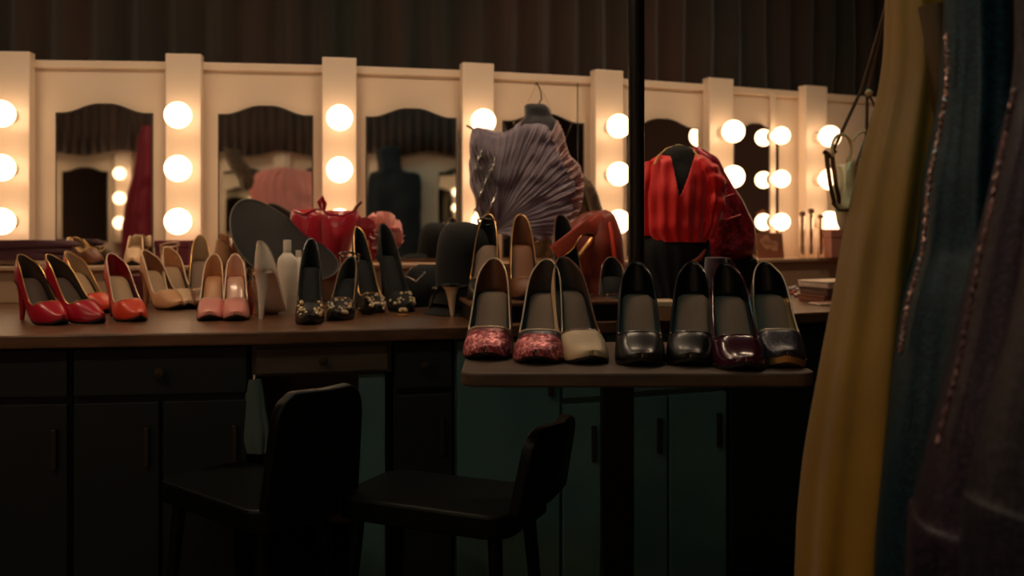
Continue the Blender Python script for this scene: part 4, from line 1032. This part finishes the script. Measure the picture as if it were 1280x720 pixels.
for spec in (
    ('red_gown', 'long wine red gown hanging on the facing wall, seen in the first mirror', 'gown', 1, [(158, 176, 192), (175, 172, 200), (215, 167, 204), (250, 158, 206), (290, 152, 210), (330, 150, 212)], M_wine, .05, 9),
    ('pink_tutu', 'salmon pink tulle tutu on the facing wall, seen in the second mirror', 'tutu', 2, [(210, 345, 372), (216, 324, 392), (228, 314, 398), (246, 313, 402), (262, 322, 400), (270, 340, 386)], M_tulle, .07, 21),
    ('hooded_coat', 'charcoal hooded coat hanging on the facing wall, seen in the third mirror', 'coat', 3, [(183, 478, 496), (190, 470, 502), (212, 474, 504), (216, 466, 522), (225, 462, 528), (262, 460, 528), (300, 460, 528), (330, 460, 528)], M_dcoat, .05, 5),
    ('grey_shawl', 'grey brown shawl on the facing wall, seen at the left of the second mirror', 'shawl', 2, [(186, 282, 300), (200, 282, 306), (222, 296, 322), (236, 300, 320)], M_brnj, .04, 5)):
    nm, lab, cat, bay, rows, m_, dep, folds = spec
    c = reflected(rows[2][1], rows[2][0], bay, -.3)
    yr = yopp(c.x) + .15
    r = empty(nm, (0, 0, 0), 0, lab, cat)
    rgarment('cloth_body', rows, bay, yr, dep, m_, r, folds=folds, amp=.12, foldgrow=.3, noi=.012, nsc=12, seed=len(nm))
    t = reflected((rows[0][1]+rows[0][2])/2, rows[0][0], bay, yr)
    zt = max(t.z, 1.0)
    MB().tube([(t.x, yr, t.z-.02), (t.x, yr-.02, 1.50), (t.x, yopp(t.x)+.012, 1.562), (t.x, yopp(t.x)-.03, 1.56)], .0025, 6).build('hanger_hook', M_silver, r)
    bz = reflected(rows[-1][1], rows[-1][0], bay, yr).z
    setbase(r, (t.x, yr, bz))

# ------------------------------------------------------------------ added fill lights: first a dim cool one under the ceiling
r = empty('added_fill_light', (.2, .7, 2.5), 0, 'dim cool fill light added above the camera', 'lamp')
MB().box(-.5, .5, -.09, .09, -.04, 0).build('housing', M_side, r, smooth=False, bevel=.004)
MB().box(-.47, .47, -.07, .07, -.048, -.04).build('fill_panel', mat('cool_fill_glow', (200, 220, 220), .5, emit=(.35, .95, .95, 1), estr=5.0), r, smooth=False)

M_fill = mat('warm_fill_glow', (255, 230, 200), .5, emit=(1, .72, .47, 1), estr=30)  # unseen warm fill, added to brighten the mirror wall and counter
for k, (a, b) in enumerate(((0, 1), (2, 3), (4, 5), (6, 7))):
    a_, b_ = P[a], P[b]; c = (a_+b_)/2 - Vector((0, .80, 0)); u = (b_-a_).normalized()
    r = empty('added_fill_light', (c.x, c.y, 2.5), math.atan2(u.y, u.x), 'warm fill light added over the vanity counter, out of view', 'lamp', 'added warm fill lights over the counter')
    MB().box(-.30, .30, -.05, .05, -.20, -.15).build('housing', M_side, r, smooth=False, bevel=.004)
    MB().box(-.28, .28, -.042, .042, -.206, -.20).build('fill_panel', M_fill, r, smooth=False)
    for sx in (-.2, .2): MB().tube([(sx, 0, -.15), (sx, 0, 0)], .004, 8).build('suspension_rod', M_black, r)

for xx in (-2.0, -1.1):  # further fill added to light the facing wall and the left shoes
    r = empty('added_fill_light', (xx, .55, 2.5), .06, 'warm fill light added behind the camera on the left, out of view', 'lamp', 'added warm fill lights by the facing wall')
    MB().box(-.30, .30, -.05, .05, -.20, -.15).build('housing', M_side, r, smooth=False, bevel=.004)
    MB().box(-.28, .28, -.042, .042, -.206, -.20).build('fill_panel', M_fill, r, smooth=False)
    for sx in (-.2, .2): MB().tube([(sx, 0, -.15), (sx, 0, 0)], .004, 8).build('suspension_rod', M_black, r)
# ------------------------------------------------------------------ world, camera, view
w = bpy.data.worlds.new('world'); S.world = w; w.use_nodes = True
w.node_tree.nodes['Background'].inputs[0].default_value = (.004, .008, .009, 1)
cam = bpy.data.cameras.new('camera'); co = bpy.data.objects.new('camera', cam); COL.objects.link(co)
co.location = (0, 0, EYE); co.rotation_euler = (PI/2, 0, 0)
cam.sensor_width = 36; cam.lens = F/1280*36; cam.shift_y = -(360-HOR)/1280
cam.clip_start = .02
cam.dof.use_dof = True; cam.dof.focus_distance = 1.95; cam.dof.aperture_fstop = 2.8
S.camera = co
S.view_settings.view_transform = 'Standard'; S.view_settings.look = 'None'; S.view_settings.gamma = 1
S.view_settings.exposure = 0.0; S.view_settings.use_curve_mapping = False
S.cycles.use_denoising = True
S.cycles.max_bounces = 8; S.cycles.diffuse_bounces = 4; S.cycles.glossy_bounces = 5; S.cycles.transmission_bounces = 6
S.cycles.sample_clamp_indirect = 4.0
S.cycles.use_light_tree = True
S.cycles.caustics_reflective = False; S.cycles.caustics_refractive = False
